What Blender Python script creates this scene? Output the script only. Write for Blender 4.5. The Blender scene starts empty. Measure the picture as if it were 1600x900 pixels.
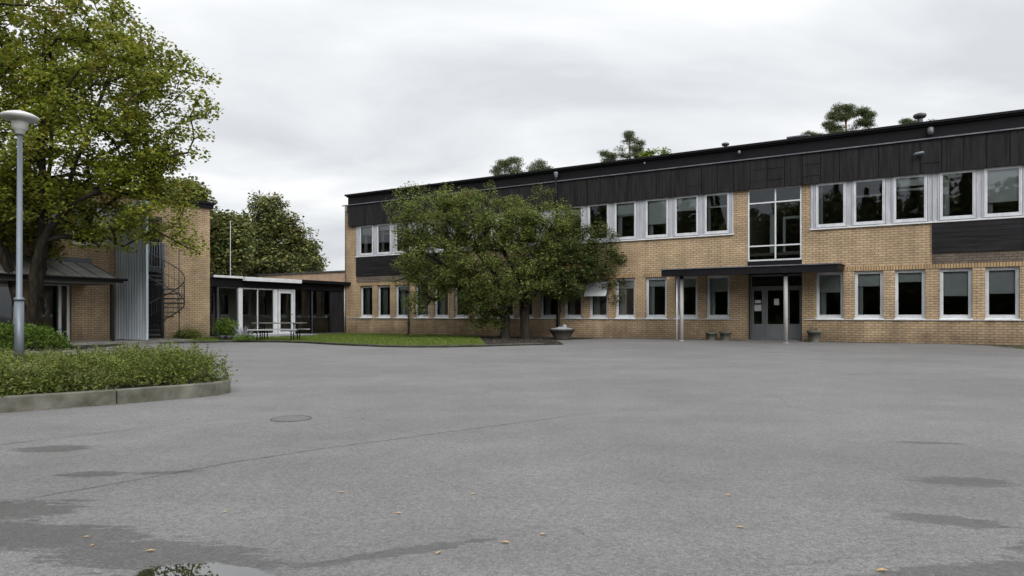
import bpy, math, random
import numpy as np
from mathutils import Vector, Matrix

# ------------------------------------------------------------------ camera, sky, sun, exposure
SC = bpy.context.scene
COL = SC.collection
R = math.radians
F = 1067.0
CAM_H = 1.05
cam = bpy.data.cameras.new('camera')
cam.sensor_width = 36.0
cam.lens = 36.0 * F / 1600.0
cam.shift_y = 42.0 / 1600.0
cam.clip_start = 0.05
cam.clip_end = 2000.0
camo = bpy.data.objects.new('camera', cam)
COL.objects.link(camo)
camo.location = (0, 0, CAM_H)
camo.rotation_euler = (R(90), 0, 0)
SC.camera = camo

SUN_EL, SUN_AZ = R(40), R(158)          # azimuth clockwise from +Y; the veiled sun is behind the camera
W = bpy.data.worlds.new('World')
SC.world = W
W.use_nodes = True
wn, wl = W.node_tree.nodes, W.node_tree.links
wn.clear()
def N(t, **k):
    n = wn.new(t)
    for a, b in k.items(): setattr(n, a, b)
    return n
sky = N('ShaderNodeTexSky', sky_type='NISHITA', sun_disc=False)
sky.sun_elevation = SUN_EL
sky.sun_rotation = SUN_AZ
tc = N('ShaderNodeTexCoord')
sep = N('ShaderNodeSeparateXYZ'); wl.new(tc.outputs['Generated'], sep.inputs[0])
zc = N('ShaderNodeMath', operation='MAXIMUM'); wl.new(sep.outputs['Z'], zc.inputs[0]); zc.inputs[1].default_value = 0.0
za = N('ShaderNodeMath', operation='ADD'); wl.new(zc.outputs[0], za.inputs[0]); za.inputs[1].default_value = 0.22
dx = N('ShaderNodeMath', operation='DIVIDE'); wl.new(sep.outputs['X'], dx.inputs[0]); wl.new(za.outputs[0], dx.inputs[1])
dy = N('ShaderNodeMath', operation='DIVIDE'); wl.new(sep.outputs['Y'], dy.inputs[0]); wl.new(za.outputs[0], dy.inputs[1])
cmb = N('ShaderNodeCombineXYZ'); wl.new(dx.outputs[0], cmb.inputs[0]); wl.new(dy.outputs[0], cmb.inputs[1])
mp = N('ShaderNodeMapping'); mp.inputs['Scale'].default_value = (0.62, 1.0, 1.0); mp.inputs['Location'].default_value = (3.1, 1.7, 0)
mp.inputs['Rotation'].default_value = (0, 0, R(-12))
wl.new(cmb.outputs[0], mp.inputs[0])
n1 = N('ShaderNodeTexNoise'); n1.inputs['Scale'].default_value = 1.35; n1.inputs['Detail'].default_value = 7; n1.inputs['Roughness'].default_value = 0.52; n1.inputs['Distortion'].default_value = 0.35
wl.new(mp.outputs[0], n1.inputs['Vector'])
cr = N('ShaderNodeValToRGB')
cr.color_ramp.elements[0].position = 0.36; cr.color_ramp.elements[0].color = (6.5, 6.7, 7.0, 1)
cr.color_ramp.elements[1].position = 0.62; cr.color_ramp.elements[1].color = (9.6, 9.65, 9.7, 1)
e = cr.color_ramp.elements.new(0.5); e.color = (8.1, 8.25, 8.4, 1)
wl.new(n1.outputs['Fac'], cr.inputs[0])
# an overcast sky is brighter overhead
z2 = N('ShaderNodeMath', operation='POWER'); wl.new(zc.outputs[0], z2.inputs[0]); z2.inputs[1].default_value = 2.0
zb = N('ShaderNodeMath', operation='MULTIPLY_ADD'); wl.new(z2.outputs[0], zb.inputs[0]); zb.inputs[1].default_value = 0.9; zb.inputs[2].default_value = 1.0
# and brightest round the veiled sun, which stands behind the camera
sv = N('ShaderNodeVectorMath', operation='DOT_PRODUCT'); wl.new(tc.outputs['Generated'], sv.inputs[0])
sv.inputs[1].default_value = (math.sin(SUN_AZ)*math.cos(SUN_EL), math.cos(SUN_AZ)*math.cos(SUN_EL), math.sin(SUN_EL))
s0 = N('ShaderNodeMath', operation='MAXIMUM'); wl.new(sv.outputs['Value'], s0.inputs[0]); s0.inputs[1].default_value = 0.0
s1 = N('ShaderNodeMath', operation='POWER'); wl.new(s0.outputs[0], s1.inputs[0]); s1.inputs[1].default_value = 3.0
s2 = N('ShaderNodeMath', operation='MULTIPLY_ADD'); wl.new(s1.outputs[0], s2.inputs[0]); s2.inputs[1].default_value = 2.6; wl.new(zb.outputs[0], s2.inputs[2])
vm = N('ShaderNodeVectorMath', operation='SCALE'); wl.new(cr.outputs[0], vm.inputs[0]); wl.new(s2.outputs[0], vm.inputs['Scale'])
mx = N('ShaderNodeMixRGB'); mx.inputs[0].default_value = 0.94
wl.new(sky.outputs[0], mx.inputs[1]); wl.new(vm.outputs[0], mx.inputs[2])
bg = N('ShaderNodeBackground'); bg.inputs['Strength'].default_value = 0.1
wl.new(mx.outputs[0], bg.inputs[0])
wo = N('ShaderNodeOutputWorld'); wl.new(bg.outputs[0], wo.inputs[0])

sd = bpy.data.lights.new('sun', 'SUN')
sd.energy = 1.5; sd.angle = R(20); sd.color = (1, 0.965, 0.92)
so = bpy.data.objects.new('sun', sd); COL.objects.link(so)
sdir = Vector((math.sin(SUN_AZ) * math.cos(SUN_EL), math.cos(SUN_AZ) * math.cos(SUN_EL), math.sin(SUN_EL)))
so.rotation_euler = (-sdir).to_track_quat('-Z', 'Y').to_euler()
so.location = sdir * 60

vs = SC.view_settings
vs.view_transform = 'Standard'; vs.look = 'None'; vs.gamma = 1; vs.use_curve_mapping = False
vs.exposure = 0.08
SC.cycles.max_bounces = 7
SC.cycles.transparent_max_bounces = 12
SC.cycles.diffuse_bounces = 3
SC.cycles.glossy_bounces = 3
SC.cycles.caustics_reflective = False
SC.cycles.caustics_refractive = False

rnd = random.Random(7)
NP = np.random.default_rng(11)

# ------------------------------------------------------------------ building frames
LL = math.hypot(1750, 1067)
U = Vector((1750 / LL, -1067 / LL, 0))          # along the long facade
Nn = Vector((1067 / LL, 1750 / LL, 0))          # into the long building
CO = Vector((-8.957, 36.9, 0))                  # the inner corner where the wings meet
ROT_MAIN = math.atan2(U.y, U.x)
ROT_LEFT = math.atan2(Nn.y, Nn.x)
def mainw(s, y, z=0): return CO + U * s + Nn * y + Vector((0, 0, z))          # facade metres -> world
def leftw(x, y, z=0): return CO + Nn * x - U * y + Vector((0, 0, z))
def gpt(px, py, z=0.0):
    Z = (CAM_H - z) * F / (py - 492); return ((px - 800) / F * Z, Z)

# ------------------------------------------------------------------ mesh helpers
class MB:
    def __init__(s): s.v = []; s.f = []; s.sm = []
    def quad(s, a, b, c, d): i = len(s.v); s.v += [a, b, c, d]; s.f.append((i, i+1, i+2, i+3)); s.sm.append(False)
    def box(s, x0, x1, y0, y1, z0, z1):
        if x0 > x1: x0, x1 = x1, x0
        if y0 > y1: y0, y1 = y1, y0
        i = len(s.v)
        s.v += [(x0,y0,z0),(x1,y0,z0),(x1,y1,z0),(x0,y1,z0),(x0,y0,z1),(x1,y0,z1),(x1,y1,z1),(x0,y1,z1)]
        for q in ((0,3,2,1),(4,5,6,7),(0,1,5,4),(1,2,6,5),(2,3,7,6),(3,0,4,7)):
            s.f.append(tuple(i+k for k in q)); s.sm.append(False)
        return s
    def prism(s, pts, z0, z1):
        """closed polygon of (x, y) raised from z0 to z1"""
        i = len(s.v); n = len(pts)
        s.v += [(p[0], p[1], z0) for p in pts] + [(p[0], p[1], z1) for p in pts]
        s.f.append(tuple(i+k for k in reversed(range(n)))); s.sm.append(False)
        s.f.append(tuple(i+n+k for k in range(n))); s.sm.append(False)
        for k in range(n):
            j = (k+1) % n
            s.f.append((i+k, i+j, i+n+j, i+n+k)); s.sm.append(False)
        return s
    def profile(s, pts, x0, x1):
        """closed (y, z) profile swept along x"""
        i = len(s.v); n = len(pts)
        s.v += [(x0, p[0], p[1]) for p in pts] + [(x1, p[0], p[1]) for p in pts]
        s.f.append(tuple(i+k for k in range(n))); s.sm.append(False)
        s.f.append(tuple(i+n+k for k in reversed(range(n)))); s.sm.append(False)
        for k in range(n):
            j = (k+1) % n
            s.f.append((i+j, i+k, i+n+k, i+n+j)); s.sm.append(False)
        return s
    def tube(s, path, rad, seg=8, caps=True):
        P = [Vector(p) for p in path]
        if not hasattr(rad, '__len__'): rad = [rad] * len(P)
        up = Vector((0, 0, 1)); i0 = len(s.v)
        for k, p in enumerate(P):
            d = (P[min(k+1, len(P)-1)] - P[max(k-1, 0)]).normalized()
            a = d.cross(up)
            if a.length < 0.05: a = d.cross(Vector((1, 0, 0)))
            a.normalize(); b = a.cross(d)
            for q in range(seg):
                t = 2*math.pi*q/seg
                v = p + (a*math.cos(t) + b*math.sin(t)) * rad[k]
                s.v.append(tuple(v))
        for k in range(len(P)-1):
            for q in range(seg):
                r = (q+1) % seg
                s.f.append((i0+k*seg+q, i0+k*seg+r, i0+(k+1)*seg+r, i0+(k+1)*seg+q)); s.sm.append(True)
        if caps:
            s.f.append(tuple(i0+q for q in reversed(range(seg)))); s.sm.append(False)
            m = i0+(len(P)-1)*seg
            s.f.append(tuple(m+q for q in range(seg))); s.sm.append(False)
        return s
    def lathe(s, prof, seg=32, c=(0, 0, 0)):
        i0 = len(s.v)
        for r, z in prof:
            for q in range(seg):
                t = 2*math.pi*q/seg
                s.v.append((c[0]+r*math.cos(t), c[1]+r*math.sin(t), c[2]+z))
        for k in range(len(prof)-1):
            for q in range(seg):
                r = (q+1) % seg
                s.f.append((i0+k*seg+q, i0+k*seg+r, i0+(k+1)*seg+r, i0+(k+1)*seg+q)); s.sm.append(True)
        return s
    def build(s, name, mat, parent=None, bevel=0):
        me = bpy.data.meshes.new(name)
        me.from_pydata(s.v, [], s.f)
        me.polygons.foreach_set('use_smooth', s.sm)
        me.materials.append(mat)
        me.update()
        o = bpy.data.objects.new(name, me); COL.objects.link(o)
        if parent: o.parent = parent
        if bevel:
            b = o.modifiers.new('bevel', 'BEVEL'); b.width = bevel; b.segments = 2; b.limit_method = 'ANGLE'
        return o

def np_mesh(name, verts, faces, mat, parent=None, smooth=False):
    """verts (n,3), faces (m,k) all of the same size k"""
    me = bpy.data.meshes.new(name)
    nv, (nf, k) = len(verts), faces.shape
    me.vertices.add(nv); me.vertices.foreach_set('co', np.asarray(verts, 'f').ravel())
    me.loops.add(nf*k); me.loops.foreach_set('vertex_index', faces.astype('i').ravel())
    me.polygons.add(nf)
    me.polygons.foreach_set('loop_start', np.arange(0, nf*k, k, dtype='i'))
    me.polygons.foreach_set('loop_total', np.full(nf, k, dtype='i'))
    me.polygons.foreach_set('use_smooth', np.full(nf, smooth, dtype=bool))
    me.materials.append(mat)
    me.update(calc_edges=True)
    o = bpy.data.objects.new(name, me); COL.objects.link(o)
    if parent: o.parent = parent
    return o

def tag(o, label=None, cat=None, group=None, kind=None):
    if label: o['label'] = label
    if cat: o['category'] = cat
    if group: o['group'] = group
    if kind: o['kind'] = kind
    return o
def thing(name, label, cat, loc=(0, 0, 0), rz=0, group=None):
    o = bpy.data.objects.new(name, None); COL.objects.link(o)
    o.empty_display_size = 0.3
    o.location = loc; o.rotation_euler = (0, 0, rz)
    return tag(o, label, cat, group)
def copy_tree(o, parent=None):
    c = o.copy(); COL.objects.link(c); c.parent = parent
    for ch in list(o.children): copy_tree(ch, c)
    return c

# ------------------------------------------------------------------ materials
def nt(m):
    m.use_nodes = True; t = m.node_tree; t.nodes.clear(); return t
def mat(name, col, rough=0.6, var=0.15, vscale=3.0, bump=0.0, bscale=60, metal=0.0, spec=0.5, stretch=(1, 1, 1), dark=None, rvar=0.1):
    """painted or raw surface whose colour, gloss and relief vary a little"""
    m = bpy.data.materials.new(name); t = nt(m); n, l = t.nodes, t.links
    out = n.new('ShaderNodeOutputMaterial'); p = n.new('ShaderNodeBsdfPrincipled'); l.new(p.outputs[0], out.inputs[0])
    c = n.new('ShaderNodeTexCoord'); mp = n.new('ShaderNodeMapping'); mp.inputs['Scale'].default_value = stretch
    l.new(c.outputs['Object'], mp.inputs[0])
    a = n.new('ShaderNodeTexNoise'); a.inputs['Scale'].default_value = vscale; a.inputs['Detail'].default_value = 6; a.inputs['Roughness'].default_value = 0.6
    l.new(mp.outputs[0], a.inputs['Vector'])
    r = n.new('ShaderNodeValToRGB'); r.color_ramp.elements[0].position = 0.32; r.color_ramp.elements[1].position = 0.68
    d = dark or tuple(x*(1-2*var) for x in col)
    r.color_ramp.elements[0].color = (*d, 1); r.color_ramp.elements[1].color = (*[min(1, x*(1+var)) for x in col], 1)
    l.new(a.outputs['Fac'], r.inputs[0]); l.new(r.outputs[0], p.inputs['Base Color'])
    mr = n.new('ShaderNodeMapRange'); mr.inputs['To Min'].default_value = max(0, rough-rvar); mr.inputs['To Max'].default_value = min(1, rough+rvar)
    l.new(a.outputs['Fac'], mr.inputs['Value']); l.new(mr.outputs[0], p.inputs['Roughness'])
    p.inputs['Metallic'].default_value = metal; p.inputs['Specular IOR Level'].default_value = spec
    if bump:
        b = n.new('ShaderNodeTexNoise'); b.inputs['Scale'].default_value = bscale; b.inputs['Detail'].default_value = 4
        l.new(mp.outputs[0], b.inputs['Vector'])
        bp = n.new('ShaderNodeBump'); bp.inputs['Strength'].default_value = bump; bp.inputs['Distance'].default_value = 0.01
        l.new(b.outputs['Fac'], bp.inputs['Height']); l.new(bp.outputs[0], p.inputs['Normal'])
    return m

def brick_mat(name, c1, c2, mortar, soldier=False, dirt=0.35, loc=(0, 0, 0)):
    m = bpy.data.materials.new(name); t = nt(m); n, l = t.nodes, t.links
    out = n.new('ShaderNodeOutputMaterial'); p = n.new('ShaderNodeBsdfPrincipled'); l.new(p.outputs[0], out.inputs[0])
    c = n.new('ShaderNodeTexCoord'); s = n.new('ShaderNodeSeparateXYZ'); l.new(c.outputs['Object'], s.inputs[0])
    xy = n.new('ShaderNodeMath'); xy.operation = 'ADD'; l.new(s.outputs['X'], xy.inputs[0]); l.new(s.outputs['Y'], xy.inputs[1])
    k = n.new('ShaderNodeCombineXYZ')
    if soldier: l.new(s.outputs['Z'], k.inputs[0]); l.new(xy.outputs[0], k.inputs[1])
    else: l.new(xy.outputs[0], k.inputs[0]); l.new(s.outputs['Z'], k.inputs[1])
    b = n.new('ShaderNodeTexBrick')
    b.inputs['Scale'].default_value = 1.0
    b.inputs['Brick Width'].default_value = 0.235; b.inputs['Row Height'].default_value = 0.083
    b.inputs['Mortar Size'].default_value = 0.0115; b.inputs['Mortar Smooth'].default_value = 0.2; b.inputs['Bias'].default_value = 0.0
    b.offset = 0.0 if soldier else 0.5
    b.inputs['Color1'].default_value = (*c1, 1); b.inputs['Color2'].default_value = (*c2, 1); b.inputs['Mortar'].default_value = (*mortar, 1)
    l.new(k.outputs[0], b.inputs['Vector'])
    # colour drift over the wall, streaky dirt
    a = n.new('ShaderNodeTexNoise'); a.inputs['Scale'].default_value = 0.9; a.inputs['Detail'].default_value = 7; a.inputs['Roughness'].default_value = 0.62
    l.new(c.outputs['Object'], a.inputs['Vector'])
    r = n.new('ShaderNodeMapRange'); r.inputs['From Min'].default_value = 0.3; r.inputs['From Max'].default_value = 0.7
    r.inputs['To Min'].default_value = 1 - dirt; r.inputs['To Max'].default_value = 1.12
    l.new(a.outputs['Fac'], r.inputs['Value'])
    # dirt splashed up from the ground (the lowest courses) with an uneven edge
    zz = n.new('ShaderNodeMapRange'); zz.inputs['From Min'].default_value = 0.0; zz.inputs['From Max'].default_value = 0.95
    zz.inputs['To Min'].default_value = 0.52; zz.inputs['To Max'].default_value = 1.0
    zn = n.new('ShaderNodeMath'); zn.operation = 'MULTIPLY_ADD'; l.new(a.outputs['Fac'], zn.inputs[0]); zn.inputs[1].default_value = 0.9
    zo = n.new('ShaderNodeMath'); zo.operation = 'SUBTRACT'; l.new(s.outputs['Z'], zo.inputs[0]); zo.inputs[1].default_value = 0.45
    l.new(zo.outputs[0], zn.inputs[2]); l.new(zn.outputs[0], zz.inputs['Value'])
    # rain streaks
    sm = n.new('ShaderNodeMapping'); sm.inputs['Scale'].default_value = (3.2, 3.2, 0.22); l.new(c.outputs['Object'], sm.inputs[0])
    sn = n.new('ShaderNodeTexNoise'); sn.inputs['Scale'].default_value = 1.0; sn.inputs['Detail'].default_value = 6; sn.inputs['Roughness'].default_value = 0.65; l.new(sm.outputs[0], sn.inputs['Vector'])
    sr = n.new('ShaderNodeMapRange'); sr.inputs['From Min'].default_value = 0.3; sr.inputs['From Max'].default_value = 0.55; sr.inputs['To Min'].default_value = 0.78; sr.inputs['To Max'].default_value = 1.03; l.new(sn.outputs['Fac'], sr.inputs['Value'])
    m0 = n.new('ShaderNodeMath'); m0.operation = 'MULTIPLY'; l.new(zz.outputs[0], m0.inputs[0]); l.new(sr.outputs[0], m0.inputs[1])
    mm = n.new('ShaderNodeMath'); mm.operation = 'MULTIPLY'; l.new(r.outputs[0], mm.inputs[0]); l.new(m0.outputs[0], mm.inputs[1])
    v = n.new('ShaderNodeVectorMath'); v.operation = 'SCALE'; l.new(b.outputs['Color'], v.inputs[0]); l.new(mm.outputs[0], v.inputs['Scale'])
    l.new(v.outputs[0], p.inputs['Base Color'])
    p.inputs['Roughness'].default_value = 0.85; p.inputs['Specular IOR Level'].default_value = 0.25
    inv = n.new('ShaderNodeMath'); inv.operation = 'SUBTRACT'; inv.inputs[0].default_value = 1.0; l.new(b.outputs['Fac'], inv.inputs[1])
    bn = n.new('ShaderNodeTexNoise'); bn.inputs['Scale'].default_value = 45; l.new(c.outputs['Object'], bn.inputs['Vector'])
    ad = n.new('ShaderNodeMath'); ad.operation = 'MULTIPLY_ADD'; l.new(bn.outputs['Fac'], ad.inputs[0]); ad.inputs[1].default_value = 0.5; l.new(inv.outputs[0], ad.inputs[2])
    bp = n.new('ShaderNodeBump'); bp.inputs['Strength'].default_value = 0.7; bp.inputs['Distance'].default_value = 0.012
    l.new(ad.outputs[0], bp.inputs['Height']); l.new(bp.outputs[0], p.inputs['Normal'])
    return m

def glass_mat(name, tint=(0.86, 0.89, 0.88), ior=1.68, wav=0.0015):
    m = bpy.data.materials.new(name); t = nt(m); n, l = t.nodes, t.links
    out = n.new('ShaderNodeOutputMaterial'); mix = n.new('ShaderNodeMixShader'); l.new(mix.outputs[0], out.inputs[0])
    tr = n.new('ShaderNodeBsdfTransparent'); tr.inputs[0].default_value = (*tint, 1)
    g = n.new('ShaderNodeBsdfGlossy'); g.inputs['Roughness'].default_value = 0.015; g.inputs['Color'].default_value = (0.9, 0.95, 1, 1)
    fr = n.new('ShaderNodeFresnel'); fr.inputs['IOR'].default_value = ior
    l.new(fr.outputs[0], mix.inputs[0]); l.new(tr.outputs[0], mix.inputs[1]); l.new(g.outputs[0], mix.inputs[2])
    c = n.new('ShaderNodeTexCoord'); a = n.new('ShaderNodeTexNoise'); a.inputs['Scale'].default_value = 1.6; a.inputs['Detail'].default_value = 1
    l.new(c.outputs['Object'], a.inputs['Vector'])
    bp = n.new('ShaderNodeBump'); bp.inputs['Strength'].default_value = 1.0; bp.inputs['Distance'].default_value = wav
    l.new(a.outputs['Fac'], bp.inputs['Height']); l.new(bp.outputs[0], g.inputs['Normal'])
    return m

def leaf_mat(name, cols, trans=0.3, patch=None, pscale=0.5):
    """per-leaf colour; patch = colour of turning leaves that come in clusters"""
    m = bpy.data.materials.new(name); t = nt(m); n, l = t.nodes, t.links
    out = n.new('ShaderNodeOutputMaterial'); mix = n.new('ShaderNodeMixShader'); l.new(mix.outputs[0], out.inputs[0])
    g = n.new('ShaderNodeNewGeometry'); r = n.new('ShaderNodeValToRGB')
    el = r.color_ramp.elements
    el[0].color = (*cols[0], 1); el[0].position = 0.0; el[1].color = (*cols[-1], 1); el[1].position = 1.0
    for i, c in enumerate(cols[1:-1]):
        e = el.new((i+1)/(len(cols)-1)); e.color = (*c, 1)
    l.new(g.outputs['Random Per Island'], r.inputs[0])
    src = r.outputs[0]
    c = n.new('ShaderNodeTexCoord')
    if patch:
        a = n.new('ShaderNodeTexNoise'); a.inputs['Scale'].default_value = pscale; a.inputs['Detail'].default_value = 3
        l.new(c.outputs['Object'], a.inputs['Vector'])
        q = n.new('ShaderNodeMath'); q.operation = 'MULTIPLY_ADD'; l.new(g.outputs['Random Per Island'], q.inputs[0]); q.inputs[1].default_value = 0.22
        l.new(a.outputs['Fac'], q.inputs[2])
        f = n.new('ShaderNodeMapRange'); f.inputs['From Min'].default_value = 0.72; f.inputs['From Max'].default_value = 0.86
        l.new(q.outputs[0], f.inputs['Value'])
        x = n.new('ShaderNodeMixRGB'); l.new(f.outputs[0], x.inputs[0]); l.new(src, x.inputs[1]); x.inputs[2].default_value = (*patch, 1)
        src = x.outputs[0]
    p = n.new('ShaderNodeBsdfPrincipled'); l.new(src, p.inputs['Base Color']); p.inputs['Roughness'].default_value = 0.55
    p.inputs['Specular IOR Level'].default_value = 0.35
    tb = n.new('ShaderNodeBsdfTranslucent'); l.new(src, tb.inputs[0])
    mix.inputs[0].default_value = trans; l.new(p.outputs[0], mix.inputs[1]); l.new(tb.outputs[0], mix.inputs[2])
    return m

M = {}
YB = dict(c1=(0.475, 0.345, 0.21), c2=(0.385, 0.275, 0.163), mortar=(0.20, 0.156, 0.115))
M['brick'] = brick_mat('yellow brick', **YB)
M['brick_end'] = brick_mat('upright yellow brick', soldier=True, c1=(0.41, 0.285, 0.155), c2=(0.33, 0.22, 0.115), mortar=(0.13, 0.095, 0.065), dirt=0.25)
M['brick_stained'] = brick_mat('stained brick', c1=(0.17, 0.135, 0.105), c2=(0.12, 0.095, 0.075), mortar=(0.07, 0.06, 0.05), dirt=0.55)
M['brick_far'] = brick_mat('pinkish brick', c1=(0.42, 0.29, 0.2), c2=(0.36, 0.25, 0.17), mortar=(0.22, 0.17, 0.13), dirt=0.15)
M['black'] = mat('black stained cladding', (0.0175, 0.0162, 0.0175), 0.7, 0.3, 2.2, 0.35, 90, stretch=(6, 6, 0.5), spec=0.16)
M['black_board'] = mat('black horizontal boards', (0.0145, 0.014, 0.0155), 0.65, 0.3, 2.2, 0.3, 90, stretch=(0.5, 6, 6), spec=0.16)
M['fascia'] = mat('black roof fascia', (0.006, 0.006, 0.0075), 0.6, 0.2, 1.3, 0.1, 30, spec=0.16)
M['rail'] = mat('grey drip rail', (0.13, 0.135, 0.15), 0.45, 0.2, 2, metal=0.3)
M['alu'] = mat('weathered white frame', (0.50, 0.51, 0.53), 0.45, 0.10, 4, 0.05, 50, stretch=(1, 1, 0.4))
M['alu_panel'] = mat('grey white panel', (0.38, 0.39, 0.415), 0.5, 0.12, 5, 0.05, 40, stretch=(2, 2, 0.25))
M['white'] = mat('white paint', (0.56, 0.57, 0.58), 0.45, 0.07, 3)
M['glass'] = glass_mat('window glass')
M['glass_low'] = glass_mat('clear glass', (0.7, 0.75, 0.74), 1.5)
M['dark_glass'] = mat('dark glazed panel', (0.012, 0.012, 0.013), 0.05, 0.1, 1, spec=0.7, rvar=0.02)
M['blind'] = mat('pale green blind', (0.55, 0.59, 0.59), 0.8, 0.05, 4)
M['curtain'] = mat('pale curtain', (0.44, 0.49, 0.475), 0.9, 0.12, 5, stretch=(6, 6, 0.2))
M['room'] = mat('interior wall', (0.27, 0.25, 0.22), 0.9, 0.15, 0.6)
M['room_dark'] = mat('interior floor', (0.12, 0.10, 0.08), 0.6, 0.15, 0.6)
M['door'] = mat('grey door', (0.14, 0.148, 0.152), 0.5, 0.08, 2)
M['column'] = mat('pale column', (0.36, 0.35, 0.335), 0.65, 0.18, 3, 0.2, 40, stretch=(1, 1, 0.3))
M['concrete'] = mat('kerb concrete', (0.135, 0.13, 0.11), 0.9, 0.25, 2.6, 0.6, 70, spec=0.2, dark=(0.048, 0.05, 0.034))
M['concrete_dark'] = mat('mossy kerb', (0.075, 0.072, 0.062), 0.9, 0.25, 2.5, 0.6, 60, spec=0.2)
M['bowlc'] = mat('bowl concrete', (0.036, 0.031, 0.028), 0.85, 0.2, 4, 0.4, 60, spec=0.2)
M['gravel'] = mat('pale gravel', (0.27, 0.275, 0.30), 0.95, 0.3, 30, 1.0, 60)
M['galv'] = mat('galvanised steel', (0.125, 0.145, 0.17), 0.45, 0.14, 5, 0.05, 60, metal=0.35, stretch=(1, 1, 0.35))
M['lamp_white'] = mat('lamp shade paint', (0.48, 0.48, 0.47), 0.4, 0.07, 5)
M['corr'] = mat('grey corrugated sheet', (0.46, 0.51, 0.56), 0.5, 0.16, 1.3, 0.08, 40, metal=0.0, stretch=(3, 3, 0.3))
M['iron'] = mat('dark stair steel', (0.045, 0.048, 0.052), 0.5, 0.2, 5)
M['pipe'] = mat('black downpipe', (0.008, 0.007, 0.007), 0.5, 0.2, 5, spec=0.2)
M['roof_metal'] = mat('grey seamed roof', (0.19, 0.19, 0.18), 0.5, 0.2, 1.2, 0.1, 20, metal=0.1)
M['flash'] = mat('blue grey flashing', (0.085, 0.10, 0.12), 0.5, 0.15, 2)
M['roof'] = mat('roofing felt', (0.05, 0.05, 0.05), 0.9, 0.2, 1)
M['wood'] = mat('weathered grey timber', (0.12, 0.115, 0.105), 0.8, 0.2, 3, 0.3, 50, stretch=(1, 8, 8))
M['wood_white'] = mat('pale bench board', (0.36, 0.37, 0.37), 0.7, 0.15, 3, 0.2, 50)
M['paper'] = mat('paper', (0.62, 0.63, 0.62), 0.8, 0.03, 3)
M['bark'] = mat('dark bark', (0.030, 0.025, 0.019), 0.95, 0.35, 4, 1.0, 22, stretch=(3, 3, 0.5), spec=0.15)
M['bark_pine'] = mat('pine bark', (0.16, 0.10, 0.065), 0.95, 0.3, 3, 0.6, 22, stretch=(3, 3, 0.5), spec=0.15)
M['soil'] = mat('dark soil', (0.030, 0.028, 0.025), 0.95, 0.35, 5, 1.0, 40, spec=0.1)
M['slab'] = mat('paving slab', (0.17, 0.165, 0.155), 0.85, 0.2, 2, 0.5, 60, spec=0.2)
M['leaf_big'] = leaf_mat('maple leaves', [(0.065, 0.09, 0.010), (0.135, 0.17, 0.016), (0.205, 0.24, 0.026), (0.26, 0.275, 0.034), (0.29, 0.265, 0.045)], 0.48, (0.19, 0.135, 0.03), 0.55)
M['leaf_mid'] = leaf_mat('cherry leaves', [(0.055, 0.078, 0.018), (0.11, 0.145, 0.032), (0.17, 0.205, 0.046), (0.235, 0.26, 0.065)], 0.40, (0.14, 0.105, 0.028), 0.9)
M['leaf_sap'] = leaf_mat('sapling leaves', [(0.025, 0.042, 0.012), (0.05, 0.08, 0.02), (0.085, 0.11, 0.026), (0.14, 0.135, 0.035)], 0.3, (0.17, 0.085, 0.028), 1.3)
M['leaf_far'] = leaf_mat('oak leaves', [(0.06, 0.08, 0.028), (0.10, 0.125, 0.038), (0.155, 0.175, 0.05), (0.23, 0.20, 0.06)], 0.22, (0.13, 0.10, 0.03), 0.3)
M['leaf_lime'] = leaf_mat('light green leaves', [(0.09, 0.13, 0.015), (0.14, 0.19, 0.022), (0.17, 0.22, 0.03)], 0.3)
M['needle'] = leaf_mat('pine needles', [(0.04, 0.06, 0.024), (0.07, 0.095, 0.034), (0.11, 0.14, 0.045)], 0.25)
M['hedge'] = leaf_mat('hedge leaves', [(0.05, 0.075, 0.012), (0.085, 0.115, 0.016), (0.125, 0.155, 0.022), (0.165, 0.185, 0.034)], 0.28, (0.15, 0.14, 0.06), 1.6)
M['hedge2'] = leaf_mat('laurel leaves', [(0.05, 0.095, 0.012), (0.09, 0.15, 0.018), (0.13, 0.20, 0.024)], 0.35)
M['twig'] = mat('twigs', (0.05, 0.038, 0.025), 0.9, 0.3, 5)
M['grass'] = leaf_mat('grass blades', [(0.062, 0.10, 0.014), (0.105, 0.155, 0.02), (0.155, 0.20, 0.032)], 0.3)
M['yellow_leaf'] = mat('fallen yellow leaf', (0.48, 0.35, 0.15), 0.7, 0.25, 30, dark=(0.24, 0.14, 0.06))
M['litter'] = mat('brown litter', (0.16, 0.11, 0.06), 0.9, 0.3, 30)
M['lawn'] = mat('lawn soil and thatch', (0.045, 0.065, 0.014), 0.95, 0.25, 3, 0.8, 60, spec=0.1)
M['pot'] = mat('dark plant pot', (0.02, 0.02, 0.02), 0.6, 0.2, 5)

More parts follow.
